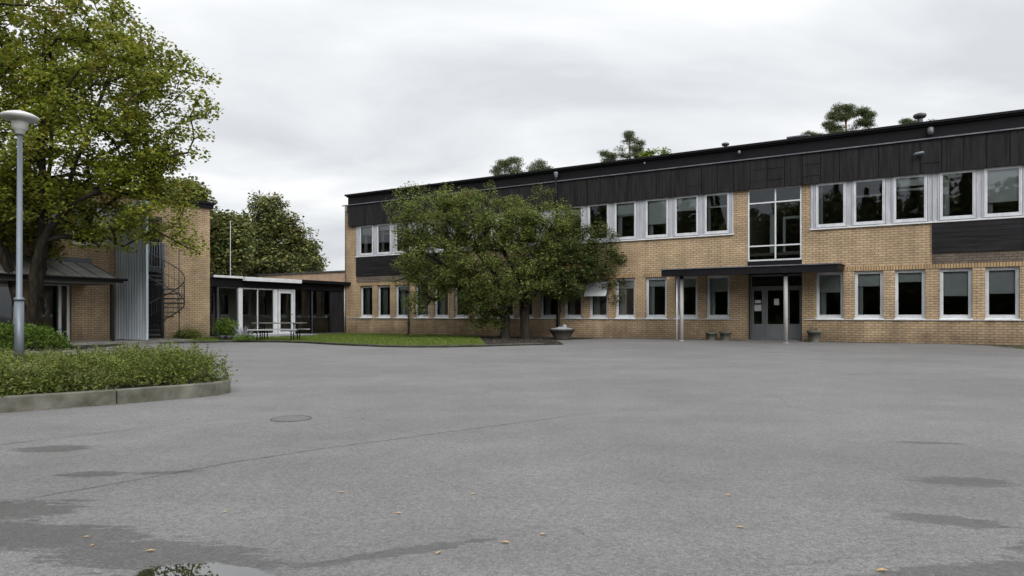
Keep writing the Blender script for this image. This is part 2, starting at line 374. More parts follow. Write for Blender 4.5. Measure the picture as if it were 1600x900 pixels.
def asphalt():
    m = bpy.data.materials.new('worn asphalt'); t = nt(m); n, l = t.nodes, t.links
    out = n.new('ShaderNodeOutputMaterial'); p = n.new('ShaderNodeBsdfPrincipled'); l.new(p.outputs[0], out.inputs[0])
    c = n.new('ShaderNodeTexCoord'); P = c.outputs['Object']
    def noise(sc, det=4, ro=0.6, vec=P, st=None):
        a = n.new('ShaderNodeTexNoise'); a.inputs['Scale'].default_value = sc; a.inputs['Detail'].default_value = det; a.inputs['Roughness'].default_value = ro
        if st:
            q = n.new('ShaderNodeMapping'); q.inputs['Scale'].default_value = st; q.inputs['Rotation'].default_value = (0, 0, R(25)); l.new(vec, q.inputs[0]); vec = q.outputs[0]
        l.new(vec, a.inputs['Vector']); return a
    def math_(op, a, b=None, cc=None, clamp=False):
        x = n.new('ShaderNodeMath'); x.operation = op; x.use_clamp = clamp
        for i, v in enumerate((a, b, cc)):
            if v is None: continue
            if isinstance(v, (int, float)): x.inputs[i].default_value = v
            else: l.new(v, x.inputs[i])
        return x.outputs[0]
    def rng(v, a, b, c0, c1):
        x = n.new('ShaderNodeMapRange'); x.interpolation_type = 'SMOOTHSTEP'; l.new(v, x.inputs['Value'])
        for k, q in zip(('From Min', 'From Max', 'To Min', 'To Max'), (a, b, c0, c1)): x.inputs[k].default_value = q
        return x.outputs[0]
    # stones: voronoi cells of three sizes
    def cells(sc):
        v = n.new('ShaderNodeTexVoronoi'); v.inputs['Scale'].default_value = sc; l.new(P, v.inputs['Vector'])
        s = n.new('ShaderNodeSeparateColor'); l.new(v.outputs['Color'], s.inputs[0]); return s.outputs[0], v.outputs['Distance']
    c1, d1 = cells(150); c2, d2 = cells(62)
    f1 = noise(190, 2); big = noise(0.35, 6, 0.6); med = noise(1.7, 6, 0.65); streak = noise(0.5, 5, 0.6, st=(0.35, 2.2, 1))
    g = math_('MULTIPLY_ADD', rng(c1, 0.0, 1.0, -1, 1), 0.20, 1.0)
    g = math_('ADD', g, math_('MULTIPLY', rng(c2, 0, 1, -1, 1), 0.17))
    g = math_('ADD', g, rng(f1.outputs['Fac'], 0.3, 0.7, -0.12, 0.12))
    g = math_('ADD', g, rng(c1, 0.95, 0.99, 0, 0.35))
    g = math_('MULTIPLY', g, rng(big.outputs['Fac'], 0.3, 0.7, 0.87, 1.11))
    g = math_('MULTIPLY', g, rng(med.outputs['Fac'], 0.3, 0.72, 0.91, 1.07))
    g = math_('MULTIPLY', g, rng(streak.outputs['Fac'], 0.3, 0.7, 0.93, 1.06))
    # damp stains, each with a shape of its own
    wob = noise(1.5, 8, 0.72); wob2 = noise(3.0, 8, 0.8, st=(0.6, 3.0, 1))
    sep = n.new('ShaderNodeSeparateXYZ'); l.new(P, sep.inputs[0]); X, Y = sep.outputs[0], sep.outputs[1]
    def blob(cx, cy, rx, ry, rot):
        ca, sa = math.cos(R(rot)), math.sin(R(rot))
        x = math_('SUBTRACT', X, cx); y = math_('SUBTRACT', Y, cy)
        a = math_('MULTIPLY', math_('MULTIPLY_ADD', x, ca, math_('MULTIPLY', y, sa)), 1/rx)
        b = math_('MULTIPLY', math_('MULTIPLY_ADD', y, ca, math_('MULTIPLY', x, -sa)), 1/ry)
        return math_('SQRT', math_('ADD', math_('MULTIPLY', a, a), math_('MULTIPLY', b, b)))
    wv = math_('ADD', math_('MULTIPLY', math_('SUBTRACT', wob.outputs['Fac'], 0.5), 1.6), math_('ADD', math_('MULTIPLY', math_('SUBTRACT', wob2.outputs['Fac'], 0.5), 2.2), math_('MULTIPLY', math_('SUBTRACT', noise(9.0, 5, 0.75, st=(0.5, 2.0, 1)).outputs['Fac'], 0.5), 2.0)))
    stain = None
    blobs = [(-2.95, 3.62, 0.62, 0.22, 10), (-2.20, 3.27, 0.62, 0.20, -14), (-1.55, 2.98, 0.50, 0.22, -12), (-1.15, 2.86, 0.22, 0.14, -20),
             (2.85, 4.30, 0.30, 0.12, -8), (2.25, 3.47, 0.34, 0.10, -22), (2.75, 3.35, 0.8, 0.14, 35), (1.75, 2.74, 0.8, 0.12, 14), (-3.6, 5.35, 0.30, 0.13, 5),
             (-2.75, 4.5, 0.24, 0.10, 5), (-2.28, 4.55, 0.22, 0.05, 12), (3.4, 5.6, 0.28, 0.06, -6), (-0.55, 3.0, 0.5, 0.05, 24)]
    for bl in blobs:
        d = math_('ADD', blob(*bl), wv)
        k = rng(d, 0.72, 1.12, 1, 0)
        stain = k if stain is None else math_('MAXIMUM', stain, k)
    pud = rng(math_('ADD', blob(-1.25, 2.77, 0.31, 0.12, -10), math_('MULTIPLY', wv, 0.35)), 0.9, 1.0, 1, 0)
    # shallow run-off discoloration running across the yard
    g = math_('MULTIPLY', g, rng(stain, 0, 1, 1, 0.58))
    # fine cracks
    vc = n.new('ShaderNodeTexVoronoi'); vc.feature = 'DISTANCE_TO_EDGE'; vc.inputs['Scale'].default_value = 0.22
    wv3 = noise(2.2, 8, 0.7); vm = n.new('ShaderNodeVectorMath'); vm.operation = 'SCALE'; l.new(wv3.outputs['Color'], vm.inputs[0]); vm.inputs['Scale'].default_value = 0.35
    va = n.new('ShaderNodeVectorMath'); l.new(P, va.inputs[0]); l.new(vm.outputs[0], va.inputs[1]); l.new(va.outputs[0], vc.inputs['Vector'])
    crack = rng(vc.outputs['Distance'], 0.0, 0.0022, 1, 0)
    ck = math_('MULTIPLY', crack, rng(noise(0.4, 3).outputs['Fac'], 0.5, 0.62, 0, 0.38))
    g = math_('MULTIPLY', g, math_('SUBTRACT', 1.0, ck))
    col = n.new('ShaderNodeVectorMath'); col.operation = 'SCALE'; col.inputs[0].default_value = (0.1225, 0.1195, 0.117); l.new(g, col.inputs['Scale'])
    mixp = n.new('ShaderNodeMixRGB'); l.new(pud, mixp.inputs[0]); l.new(col.outputs[0], mixp.inputs[1]); mixp.inputs[2].default_value = (0.02, 0.019, 0.017, 1)
    l.new(mixp.outputs[0], p.inputs['Base Color'])
    ro = math_('SUBTRACT', 0.74, math_('MULTIPLY', stain, 0.34))
    ro = math_('MULTIPLY', ro, math_('SUBTRACT', 1.0, math_('MULTIPLY', pud, 0.98)))
    l.new(ro, p.inputs['Roughness']); p.inputs['Specular IOR Level'].default_value = 0.6
    h = math_('ADD', math_('MULTIPLY', d1, -0.6), math_('MULTIPLY', d2, -0.5))
    h = math_('SUBTRACT', h, math_('MULTIPLY', ck, 1.5))
    bp = n.new('ShaderNodeBump'); bp.inputs['Distance'].default_value = 0.006
    l.new(math_('SUBTRACT', 0.8, math_('MULTIPLY', pud, 0.8)), bp.inputs['Strength'])
    l.new(h, bp.inputs['Height']); l.new(bp.outputs[0], p.inputs['Normal'])
    # standing water mirrors the sky and the tree
    gl = n.new('ShaderNodeBsdfGlossy'); gl.inputs['Roughness'].default_value = 0.01
    fr = n.new('ShaderNodeFresnel'); fr.inputs['IOR'].default_value = 2.0
    ms = n.new('ShaderNodeMixShader'); l.new(math_('MULTIPLY', fr.outputs[0], pud), ms.inputs[0]); l.new(p.outputs[0], ms.inputs[1]); l.new(gl.outputs[0], ms.inputs[2])
    l.new(ms.outputs[0], out.inputs[0])
    return m
M['asphalt'] = asphalt()

# ------------------------------------------------------------------ ground
def smooth(a, b, x):
    t = np.clip((x-a)/(b-a), 0, 1); return t*t*(3-2*t)
def gh(x, y):
    """the yard rises a little towards the entrance and the left wing"""
    d = Vector((x, y, 0)) - CO
    s, off = d.dot(U), -d.dot(Nn)
    a = 0.085*float(smooth(13, 17, s))*float(1-smooth(27.5, 30, s))*float(1-smooth(0.6, 4.0, off))*(1.0 if off > -1 else 0)
    return a
xs = np.unique(np.concatenate([np.arange(-320, -30, 20), np.arange(-30, 30, 0.75), np.arange(30, 321, 20)]))
ys = np.unique(np.concatenate([np.arange(-320, -10, 20), np.arange(-10, 16, 1.5), np.arange(16, 40, 0.5), np.arange(40, 420, 20)]))
gv = np.array([(x, y, gh(x, y)) for y in ys for x in xs])
nx_ = len(xs); gf = np.array([(j*nx_+i, j*nx_+i+1, (j+1)*nx_+i+1, (j+1)*nx_+i) for j in range(len(ys)-1) for i in range(nx_-1)])
ground = np_mesh('ground', gv, gf, M['asphalt'], smooth=True); tag(ground, kind='structure')

def poly_sheet(name, pts, z, m, skirt=0.1):
    mb = MB(); mb.prism(pts, z-skirt, z)
    o = mb.build(name, m)
    return tag(o, kind='structure')

# kerb line of the lawn, in ground points
kerb_px = [(250, 537.5), (300, 536.3), (350, 535), (395, 534.6), (440, 535.2), (480, 536.6), (515, 538.6), (551, 540.4), (598, 542.4), (644, 543.2), (700, 543), (760, 541.6), (820, 539.8), (880, 538.6), (960, 536.8), (1035, 533.8)]
kerb = [gpt(*p) for p in kerb_px]
lp = [leftw(-10.6, -0.02), leftw(-0.02, -0.02)]
mlast = mainw(13.6, -0.02)
i760 = 11
lawn_pts = [kerb[i] for i in range(1, i760+1)] + [mainw(8.6, -0.02)[:2], mainw(0.02, -0.02)[:2], leftw(-9.9, -0.02)[:2]]
poly_sheet('lawn', [tuple(p) for p in lawn_pts], 0.045, M['lawn'])
bed_pts = [kerb[i760]] + [kerb[12], kerb[13], mainw(13.4, -1.4)[:2], mainw(15.2, -0.5)[:2], mainw(16.0, -0.02)[:2], mainw(8.6, -0.02)[:2]]
poly_sheet('planting_bed', [tuple(p) for p in bed_pts], 0.035, M['soil'])
# kerb stones round the lawn
def ribbon(pts, w):
    P = [Vector((p[0], p[1], 0)) for p in pts]; L_, R_ = [], []
    for i, p in enumerate(P):
        d = (P[min(i+1, len(P)-1)] - P[max(i-1, 0)]).normalized(); s = Vector((-d.y, d.x, 0))
        L_.append(p + s*w); R_.append(p)
    return L_, R_
def kerb_mesh(name, pts, w, z1, m, gap=None, z0=-0.05, label=None):
    a, b = ribbon(pts, w); mb = MB()
    for i in range(len(pts)-1):
        p = [b[i], b[i+1], a[i+1], a[i]]
        mb.prism([(q.x, q.y) for q in p], z0, z1)
    o = mb.build(name, m, bevel=0.008); return tag(o, kind='structure')
dense = []
for i in range(len(kerb)-1):
    a, b = Vector(kerb[i]), Vector(kerb[i+1]); k = max(1, round((b-a).length/0.9))
    for j in range(k): dense.append(tuple(a.lerp(b, j/k)))
dense.append(kerb[-1])
kerb_mesh('lawn_kerb', [d for d in dense if d[0] < 1.2], 0.10, 0.075, M['concrete_dark'])
# paved strip along the left wing
mb = MB()
q = [leftw(-40, -2.6), leftw(-10.7, -2.6), leftw(-10.7, 0.0), leftw(-40, 0.0)]
mb.prism([(p.x, p.y) for p in q], -0.05, 0.10)
tag(mb.build('pavement', M['slab'], bevel=0.01), kind='structure')
# grass blades
def in_poly(x, y, poly):
    c = False; j = len(poly)-1
    for i in range(len(poly)):
        xi, yi = poly[i]; xj, yj = poly[j]
        if (yi > y) != (yj > y) and x < (xj-xi)*(y-yi)/(yj-yi)+xi: c = not c
        j = i
    return c
def blades(name, poly, n, h, z, m, w=0.012, keep=None):
    P = np.array([tuple(p)[:2] for p in poly]); lo, hi = P.min(0), P.max(0); pts = []
    while len(pts) < n:
        x, y = NP.uniform(lo, hi)
        if in_poly(x, y, [tuple(p) for p in P]) and (keep is None or keep(x, y)): pts.append((x, y))
    pts = np.array(pts); k = len(pts); ang = NP.uniform(0, 6.28, k); hh = h*NP.uniform(0.5, 1.3, k)
    dx = np.stack([np.cos(ang), np.sin(ang), np.zeros(k)], 1)*w
    b = np.column_stack([pts, np.full(k, z-0.01)])
    tip = b + np.column_stack([NP.normal(0, h*0.35, k), NP.normal(0, h*0.35, k), hh])
    v = np.stack([b-dx, b+dx, tip], 1).reshape(-1, 3)
    return np_mesh(name, v, np.arange(3*k).reshape(-1, 3), m)
tag(blades('grass', lawn_pts, 42000, 0.06, 0.045, M['grass'], 0.014), 'short bright green lawn grass in the corner between the wings', 'grass', kind='stuff')

# ------------------------------------------------------------------ walls with openings
def wall(mb, x0, x1, z0, z1, holes, yf=0.0, reveal=0.12, yb=0.3):
    """front face at yf with rectangular holes; reveals go back to yf+reveal"""
    X = sorted({x0, x1, *[h[0] for h in holes], *[h[1] for h in holes]}); X = [x for x in X if x0 <= x <= x1]
    Zs = sorted({z0, z1, *[h[2] for h in holes], *[h[3] for h in holes]}); Zs = [z for z in Zs if z0 <= z <= z1]
    for i in range(len(X)-1):
        for j in range(len(Zs)-1):
            cx, cz = (X[i]+X[i+1])/2, (Zs[j]+Zs[j+1])/2
            if any(h[0] < cx < h[1] and h[2] < cz < h[3] for h in holes): continue
            a, b, c, d = X[i], X[i+1], Zs[j], Zs[j+1]
            mb.quad((a, yf, c), (b, yf, c), (b, yf, d), (a, yf, d))
    for a, b, c, d in holes:
        r = yf+yb
        mb.quad((a, yf, c), (a, yf, d), (a, r, d), (a, r, c))
        mb.quad((b, yf, d), (b, yf, c), (b, r, c), (b, r, d))
        mb.quad((a, yf, d), (b, yf, d), (b, r, d), (a, r, d))
        mb.quad((b, yf, c), (a, yf, c), (a, r, c), (b, r, c))
    # back skin keeps light out of the wall
def ring(mb, a, b, c, d, t, y0, y1, bottom=None):
    tb = bottom or t
    mb.box(a, b, y0, y1, c, c+tb); mb.box(a, b, y0, y1, d-t, d)
    mb.box(a, a+t, y0, y1, c+tb, d-t); mb.box(b-t, b, y0, y1, c+tb, d-t)
def pane(a, b, c, d, y, m, parent, name='pane'):
    mb = MB(); mb.quad((a, y, c), (b, y, c), (b, y, d), (a, y, d)); return mb.build(name, m, parent)
def pleats(a, b, c, d, y, m, parent, name='curtain'):
    mb = MB(); n = max(4, int((b-a)/0.035)); pts = [(a+(b-a)*i/n, y+0.018*math.sin(i*1.7)) for i in range(n+1)]
    for i in range(n):
        mb.quad((pts[i][0], pts[i][1], c), (pts[i+1][0], pts[i+1][1], c), (pts[i+1][0], pts[i+1][1], d), (pts[i][0], pts[i][1], d))
    return mb.build(name, m, parent)

def lower_window(par, s0, s1, blind=0.2, curtain=0.28, z0=0.93, z1=2.59, sill=True, rm='glass', curt_side=0):
    f = MB(); y = 0.10
    ring(f, s0+0.003, s1-0.003, z0, z1-0.003, 0.065, y, y+0.07, 0.085)
    ring(f, s0+0.068, s1-0.068, z0+0.088, z1-0.068, 0.035, y+0.012, y+0.06)
    w = f.build('window', M['alu'], par, bevel=0.004)
    pane(s0+0.1, s1-0.1, z0+0.12, z1-0.1, y+0.035, M[rm], w)
    if sill:
        b = MB(); b.profile([(y+0.01, z0-0.004), (y+0.01, z0+0.012), (-0.055, z0-0.03), (-0.055, z0-0.06), (-0.045, z0-0.06), (-0.045, z0-0.034)], s0-0.03, s1+0.03)
        b.build('sill', M['white'], w)
    if curtain:
        if curt_side: pleats(s1-0.1-curtain, s1-0.04, z0, z1-0.04, y+0.28, M['curtain'], w)
        else: pleats(s0+0.04, s0+0.1+curtain, z0, z1-0.04, y+0.28, M['curtain'], w)
    if blind:
        b = MB(); b.box(s0+0.06, s1-0.06, y+0.16, y+0.168, z1-0.1-blind, z1-0.05); b.box(s0+0.06, s1-0.06, y+0.155, y+0.175, z1-0.13-blind, z1-0.1-blind)
        b.build('blind', M['blind'], w)
    return w
def upper_window(par, s0, s1, blind=0.2, curtain=0.15, z0=4.20, z1=5.795, mid=None):
    f = MB()
    ring(f, s0, s1, z0, z1, 0.05, -0.03, 0.07, 0.08)
    ring(f, s0+0.05, s1-0.05, z0+0.08, z1-0.05, 0.035, -0.02, 0.05)
    w = f.build('window', M['alu'], par, bevel=0.004)
    pane(s0+0.083, s1-0.083, z0+0.113, z1-0.083, 0.005, M['glass'], w)
    if mid:
        b = MB(); b.box(s0+0.08, s1-0.08, 0.16, 0.2, mid, mid+0.07); b.build('transom_bar', M['alu_panel'], w)
    if curtain: pleats(s0+0.06, s0+0.08+curtain, z0, z1-0.04, 0.26, M['curtain'], w)
    if blind:
        b = MB(); b.box(s0+0.07, s1-0.07, 0.12, 0.128, z1-0.1-blind, z1-0.04); b.box(s0+0.07, s1-0.07, 0.115, 0.135, z1-0.13-blind, z1-0.1-blind)
        b.build('blind', M['blind'], w)
    return w

# ------------------------------------------------------------------ the long school building
B = thing('school_building', 'long two storey yellow brick school block with black upper cladding and entrance canopy', 'building', CO, ROT_MAIN)
END = 36.5
low = [(1.00, 1.88), (2.23, 3.11), (3.46, 4.34), (4.75, 5.63), (5.97, 6.85), (7.20, 8.08), (8.48, 9.36), (9.70, 10.58), (10.88, 11.6), (11.96, 12.84), (13.18, 14.04),
       (14.38, 15.24), (15.59, 16.47), (16.92, 17.82), (18.17, 19.07), (19.42, 20.32), (23.38, 24.28), (24.63, 25.53), (25.87, 26.77), (27.18, 28.08), (28.43, 29.33), (29.68, 30.58),
       (31.0, 31.9), (32.25, 33.15), (33.5, 34.4)]
up = [(1.00, 1.96), (2.23, 3.19), (3.50, 4.46), (4.76, 5.72), (5.98, 6.94), (7.20, 8.16), (8.46, 9.42), (9.70, 10.66), (10.92, 11.88), (13.12, 14.08), (14.34, 15.30),
      (15.56, 16.52), (16.93, 17.89), (18.15, 19.11), (19.35, 20.31), (23.38, 24.36), (24.60, 25.58), (25.83, 26.82), (27.18, 28.17), (28.40, 29.39), (29.62, 30.6), (31.0, 31.98), (32.2, 33.18), (33.4, 34.38)]
up.insert(9, (12.02, 12.98)) if False else None
LZ0, LZ1 = 0.93, 2.59
holes = [(a, b, LZ0-0.03, LZ1) for a, b in low]
band1, band2 = (0.75, 20.46), (23.2, 34.9)
bands_z = (4.16, 5.80)
holes += [(band1[0], band1[1], *bands_z), (band2[0], band2[1], *bands_z)]
holes += [(20.98, 22.91, -0.2, 5.80)]      # entrance bay: door below, tall stair window above
mb = MB(); wall(mb, 0.12, END, -0.2, 5.82, holes)
mb.quad((END, 0, -0.2), (END, 14, -0.2), (END, 14, 7.4), (END, 0, 7.4))
mb.quad((0, 14, -0.2), (0, 0, -0.2), (0, 0, 7.0), (0, 14, 7.0))
mb.quad((END, 14, -0.2), (0, 14, -0.2), (0, 14, 7.0), (END, 14, 7.0))
mb.build('brick_wall', M['brick'], B)
mb = MB(); mb.box(0.0, 0.12, -0.10, 0.2, -0.2, 6.58); mb.build('corner_pier', M['brick'], B)
mb = MB(); mb.box(0.0, 0.14, -0.12, 0.22, 6.581, 6.63); mb.build('pier_cap', M['rail'], B)
# concrete plinth line
mb = MB(); mb.box(0.12, 20.9, -0.012, 0.0, -0.2, 0.06); mb.box(23.0, END, -0.012, 0.0, -0.2, 0.09); mb.build('plinth', M['concrete_dark'], B)
# soldier courses above the lower windows
mb = MB()
for a, b in ((0.9, 16.5), (16.85, 20.4), (23.3, 34.6)):
    mb.box(a, b, -0.006, 0.0, 2.592, 2.745)
mb.build('lintel_course', M['brick_end'], B)
for a_, b_ in ((0.75, 7.9), (26.96, 34.6)): mb = MB(); mb.box(a_, b_, -0.009, 0.0, 2.747, 3.10); mb.build('stained_brick_band', M['brick_stained'], B)
# black board panels under the upper windows
def boards(name, x0, x1, z0, z1, m, par, h=0.165, step=1.22):
    mb = MB(); z = z0
    mb.box(x0, x1, -0.03, 0.0, z0, z1)
    while z < z1-0.02:
        x = x0
        while x < x1-0.01:
            xe = min(x+step, x1); mb.box(x+0.004, xe-0.004, -0.048+0.003*math.sin(x*9+z*7), -0.03, z+0.005, min(z+h, z1)-0.005); x = xe
        z += h
    return mb.build(name, m, par)
boards('board_panel', 0.75, 7.9, 3.11, 4.10, M['black_board'], B)
boards('board_panel', 26.96, 34.9, 3.11, 4.10, M['black_board'], B)
# upper fascia of upright panels
mb = MB(); mb.box(0.28, END+0.1, -0.10, 0.25, 5.806, 6.90)
k = 0; x = 0.28
edges = [0.28]
while x < END: x += 0.6125; edges.append(x)
for i in range(len(edges)-1):
    a, b = edges[i], edges[i+1]; dd = 0.006*math.sin(i*2.3)
    mb.box(a+0.012, b-0.012, -0.135-dd, -0.10, 5.79, 6.885)
    if i in (14, 30, 34, 35, 37, 43):                                   # patched panels with a cross seam
        for zz in ((6.08, 6.5) if i in (34, 35, 37) else (6.12,)): mb.box(a+0.02, b-0.02, -0.146, -0.136, zz, zz+0.018)
    else:
        rr = random.Random(i)
        for q in range(5): xx = a+0.03+(b-a-0.06)*rr.random(); mb.box(xx, xx+0.006, -0.141-dd, -0.133, 5.80, 6.88)
mb.build('cladding', M['black'], B)
mb = MB(); mb.box(-0.12, END+0.15, -0.20, -0.10, 6.905, 6.945); mb.build('drip_rail', M['rail'], B)
mb = MB(); mb.box(0.2, END+0.1, -0.06, 0.3, 6.95, 7.36); mb.box(0.16, END+0.2, -0.16, 0.4, 7.36, 7.42); mb.box(0.10, END+0.25, -0.24, 0.5, 7.42, 7.50)
x = 0.2
while x < END: mb.box(x, x+0.014, -0.068, -0.06, 6.955, 7.355); x += 2.45
mb.build('roof_edge', M['fascia'], B)
mb = MB(); mb.box(0.1, END, 0.5, 14.1, 7.0, 7.44); mb.build('roof', M['roof'], B)
# window bands
def band(x0, x1, wins, name='window_panel'):
    z0, z1 = 4.16, 5.803
    edges = []; x = x0
    for a, b in wins:
        if b < x0 or a > x1: continue
        edges.append((x, a)); x = b
    edges.append((x, x1))
    for a, b in edges:
        if b-a < 0.01: continue
        mb = MB(); mb.box(a, b, -0.004, 0.06, z0, z1)
        if b-a > 0.12:
            mb.box(a+0.02, a+0.05, -0.03, -0.004, z0+0.04, z1); mb.box(b-0.05, b-0.02, -0.03, -0.004, z0+0.04, z1)
            if b-a > 0.3: mb.box((a+b)/2-0.02, (a+b)/2+0.02, -0.03, -0.004, z0+0.04, z1)
        mb.build(name, M['alu_panel'], B)
    s = MB(); s.profile([(0.05, z0-0.01), (0.05, z0+0.035), (-0.07, z0+0.012), (-0.07, z0-0.035), (-0.055, z0-0.035), (-0.055, z0-0.01)], x0-0.03, x1+0.03)
    s.build('window_ledge', M['white'], B)
band(*band1, [w for w in up if w[1] < 20.5]); band(*band2, [w for w in up if w[0] > 23])
specs = {0: (0.35, .22, 5.25), 1: (0.2, .15, 5.25), 2: (0.2, .2, None), 10: (0, .0, None), 11: (0.4, .15, 5.2), 12: (0.9, .15, None), 13: (0.45, .0, 5.25), 14: (0, .08, 5.25),
         15: (0, .12, None), 16: (0, .0, 5.2), 17: (0.22, .0, 5.3), 18: (0.0, .2, None), 19: (0.98, .16, None), 20: (0.3, .1, None)}
for i, (a, b) in enumerate(up):
    bl, cu, mid = specs.get(i, (0.3, 0.2, None)); upper_window(B, a, b, bl, cu, mid=mid)
ls = {0: (0, .26), 1: (0, .28), 2: (0.15, .24), 3: (0.1, .28), 4: (0, .3), 5: (0.9, 0), 12: (0.3, .26), 13: (0.24, .16), 14: (0.3, .15), 15: (0.5, .14), 16: (0.6, .2), 17: (0.4, .14), 18: (0.28, 0), 19: (0.78, 0), 20: (0.72, 0)}
for i, (a, b) in enumerate(low):
    bl, cu = ls.get(i, (0.2, 0.24)); lower_window(B, a, b, bl, cu)
# thin white ledge between the lower sills
prev = 0.12
def ledge(a, b): m_ = MB(); m_.box(a, b, -0.035, 0.0, 0.872, 0.897); m_.build('ledge', M['white'], B)
for a, b in low + [(34.9, 35)]:
    if prev < 20.9 < a: ledge(prev, 20.75); prev = 23.0
    ledge(prev, a-0.035); prev = b+0.035
# tall stair window
SW = MB(); a, b, c, d = 20.99, 22.90, 3.08, 5.80
ring(SW, a, b, c, d, 0.055, 0.02, 0.10)
SW.box(21.96, 22.01, 0.015, 0.09, c+0.055, d-0.055)
for z in (5.24, 3.62): SW.box(a+0.055, 21.96, 0.02, 0.09, z, z+0.05); SW.box(22.01, b-0.055, 0.02, 0.09, z, z+0.05)
sw = SW.build('stair_window', M['white'], B, bevel=0.003)
for x0, x1 in ((a+0.055, 21.96), (22.01, b-0.055)):
    for z0, z1 in ((c+0.055, 3.62), (3.67, 5.24), (5.29, d-0.055)): pane(x0, x1, z0, z1, 0.055, M['glass'], sw)
mb = MB(); mb.box(20.99, 22.90, -0.02, 0.15, 2.78, 3.075); mb.build('spandrel', M['fascia'], B)
# inner stairwell frame seen through the glass
mb = MB(); mb.box(21.55, 21.72, 1.3, 1.45, 3.4, 5.0); mb.build('inner_column', M['curtain'], B)
mb = MB(); ring(mb, 22.05, 23.2, 3.4, 4.85, 0.09, 1.2, 1.3); mb.build('inner_door_frame', M['curtain'], B)
# rooms: floors, ceilings, back wall, partitions
mb = MB(); mb.box(0.15, END-0.1, 0.35, 9, -0.05, 0.02); mb.box(0.15, END-0.1, 0.35, 9, 3.3, 3.4); mb.build('floor_slab', M['room_dark'], B)
mb = MB(); mb.box(0.15, END-0.1, 0.35, 9, 2.95, 3.05); mb.box(0.15, END-0.1, 0.35, 9, 6.1, 6.2)
mb.box(0.15, END-0.1, 7.0, 7.1, 0, 6.2)
for x in (4.55, 8.3, 11.75, 16.7, 20.75, 23.1, 26.98, 30.8, 34.7): mb.box(x, x+0.08, 0.31, 7.0, 0.02, 2.95); mb.box(x, x+0.08, 0.31, 7.0, 3.4, 6.1)
# inner lining of the outer wall
for x0, x1 in ((0.15, 20.9), (23.0, END-0.1)):
    mb.box(x0, x1, 0.302, 0.32, 0.02, 0.88); mb.box(x0, x1, 0.302, 0.32, 2.62, 4.14)
mb.build('room_walls', M['room'], B)
# entrance
mb = MB(); mb.box(20.98, 22.91, -0.25, 0.75, -0.1, 0.105); mb.build('threshold', M['slab'], B)
mb = MB(); ring(mb, 20.99, 22.90, 0.11, 2.58, 0.06, 0.42, 0.52); mb.box(21.05, 22.84, 0.42, 0.52, 2.06, 2.14)
for x in (21.50, 22.28): mb.box(x, x+0.055, 0.42, 0.52, 0.17, 2.06)
df = mb.build('door_frame', M['door'], B)
pane(21.05, 22.84, 2.14, 2.52, 0.47, M['dark_glass'], df, 'transom_pane')
def leaf(x0, x1, handle=True):
    d_ = MB(); ring(d_, x0+0.004, x1-0.004, 0.175, 2.055, 0.075, 0.435, 0.49); d_.box(x0+0.079, x1-0.079, 0.44, 0.485, 0.25, 0.62); d_.box(x0+0.079, x1-0.079, 0.435, 0.49, 0.62, 0.70)
    o = d_.build('door', M['door'], B, bevel=0.003)
    pane(x0+0.079, x1-0.079, 0.70, 1.98, 0.462, M['glass_low'], o)
    if handle:
        h = MB(); h.tube([(x1-0.045, 0.43, 1.0), (x1-0.045, 0.38, 1.02), (x1-0.045, 0.38, 1.28), (x1-0.045, 0.43, 1.30)], 0.012, 6); h.build('handle', M['galv'], o)
    return o
d1 = leaf(21.05, 21.50, False); d2 = leaf(21.555, 22.28); d3 = leaf(22.335, 22.84, False)
for par, r in ((d2, (21.86, 22.04, 1.42, 1.66)), (d1, (21.16, 21.38, 1.50, 1.62)), (d1, (21.14, 21.40, 1.20, 1.44))):
    mb = MB(); mb.box(r[0], r[1], 0.452, 0.456, r[2], r[3]); mb.build('notice', M['paper'], par)
# canopy over the entrance
mb = MB(); mb.profile([(-1.9, 2.50), (-1.9, 2.76), (-0.0, 2.80), (-0.0, 2.62), (-0.4, 2.60), (-1.75, 2.56), (-1.75, 2.50)], 18.25, 24.30)
cn = mb.build('canopy', M['fascia'], B)
mb = MB(); mb.profile([(-1.94, 2.74), (-1.94, 2.78), (-0.0, 2.825), (0.0, 2.80), (-1.9, 2.762)], 18.2, 24.35); mb.build('canopy_flashing', M['rail'], B)
def col(s, y, r=0.085):
    p = MB(); p.tube([(s, y, -0.02), (s, y, 2.40)], r, 20); q_ = MB(); q_.tube([(s, y, 2.40), (s, y, 2.56)], r+0.006, 20); q_.build('column_head', M['fascia'], B); p.tube([(s, y, 0.06), (s, y, 0.085)], r+0.03, 20)
    return p.build('column', M['column'], B)
col(18.90, -1.5, 0.072); col(22.62, -1.6, 0.07)
mb = MB(); mb.tube([(18.72, -1.5, 0.05), (18.72, -1.5, 2.5)], 0.028, 10); mb.build('downpipe', M['white'], B)
# downpipes
mb = MB(); mb.tube([(4.40, -0.07, 4.3), (4.40, -0.07, 0.14), (4.40, -0.12, 0.08), (4.40, -0.24, 0.06)], 0.042, 10)
for z in (0.6, 2.2, 3.6): mb.box(4.345, 4.455, -0.12, 0, z, z+0.03)
mb.build('downpipe', M['pipe'], B)
mb = MB(); mb.tube([(12.88, -0.2, 7.3), (12.88, -0.2, 5.7), (12.88, -0.1, 5.55), (12.88, -0.09, 0.3)], 0.042, 10); mb.build('downpipe', M['pipe'], B)
mb = MB(); mb.lathe([(0.05, 0.0), (0.08, 0.06), (0.1, 0.18), (0.1, 0.24), (0.02, 0.24)], 10, (12.88, -0.2, 7.08)); mb.build('rain_head', M['rail'], B)
mb = MB(); mb.tube([(0.10, -0.16, 6.92), (0.10, -0.16, 0.12)], 0.03, 8); mb.build('downpipe', M['brick_stained'], B)
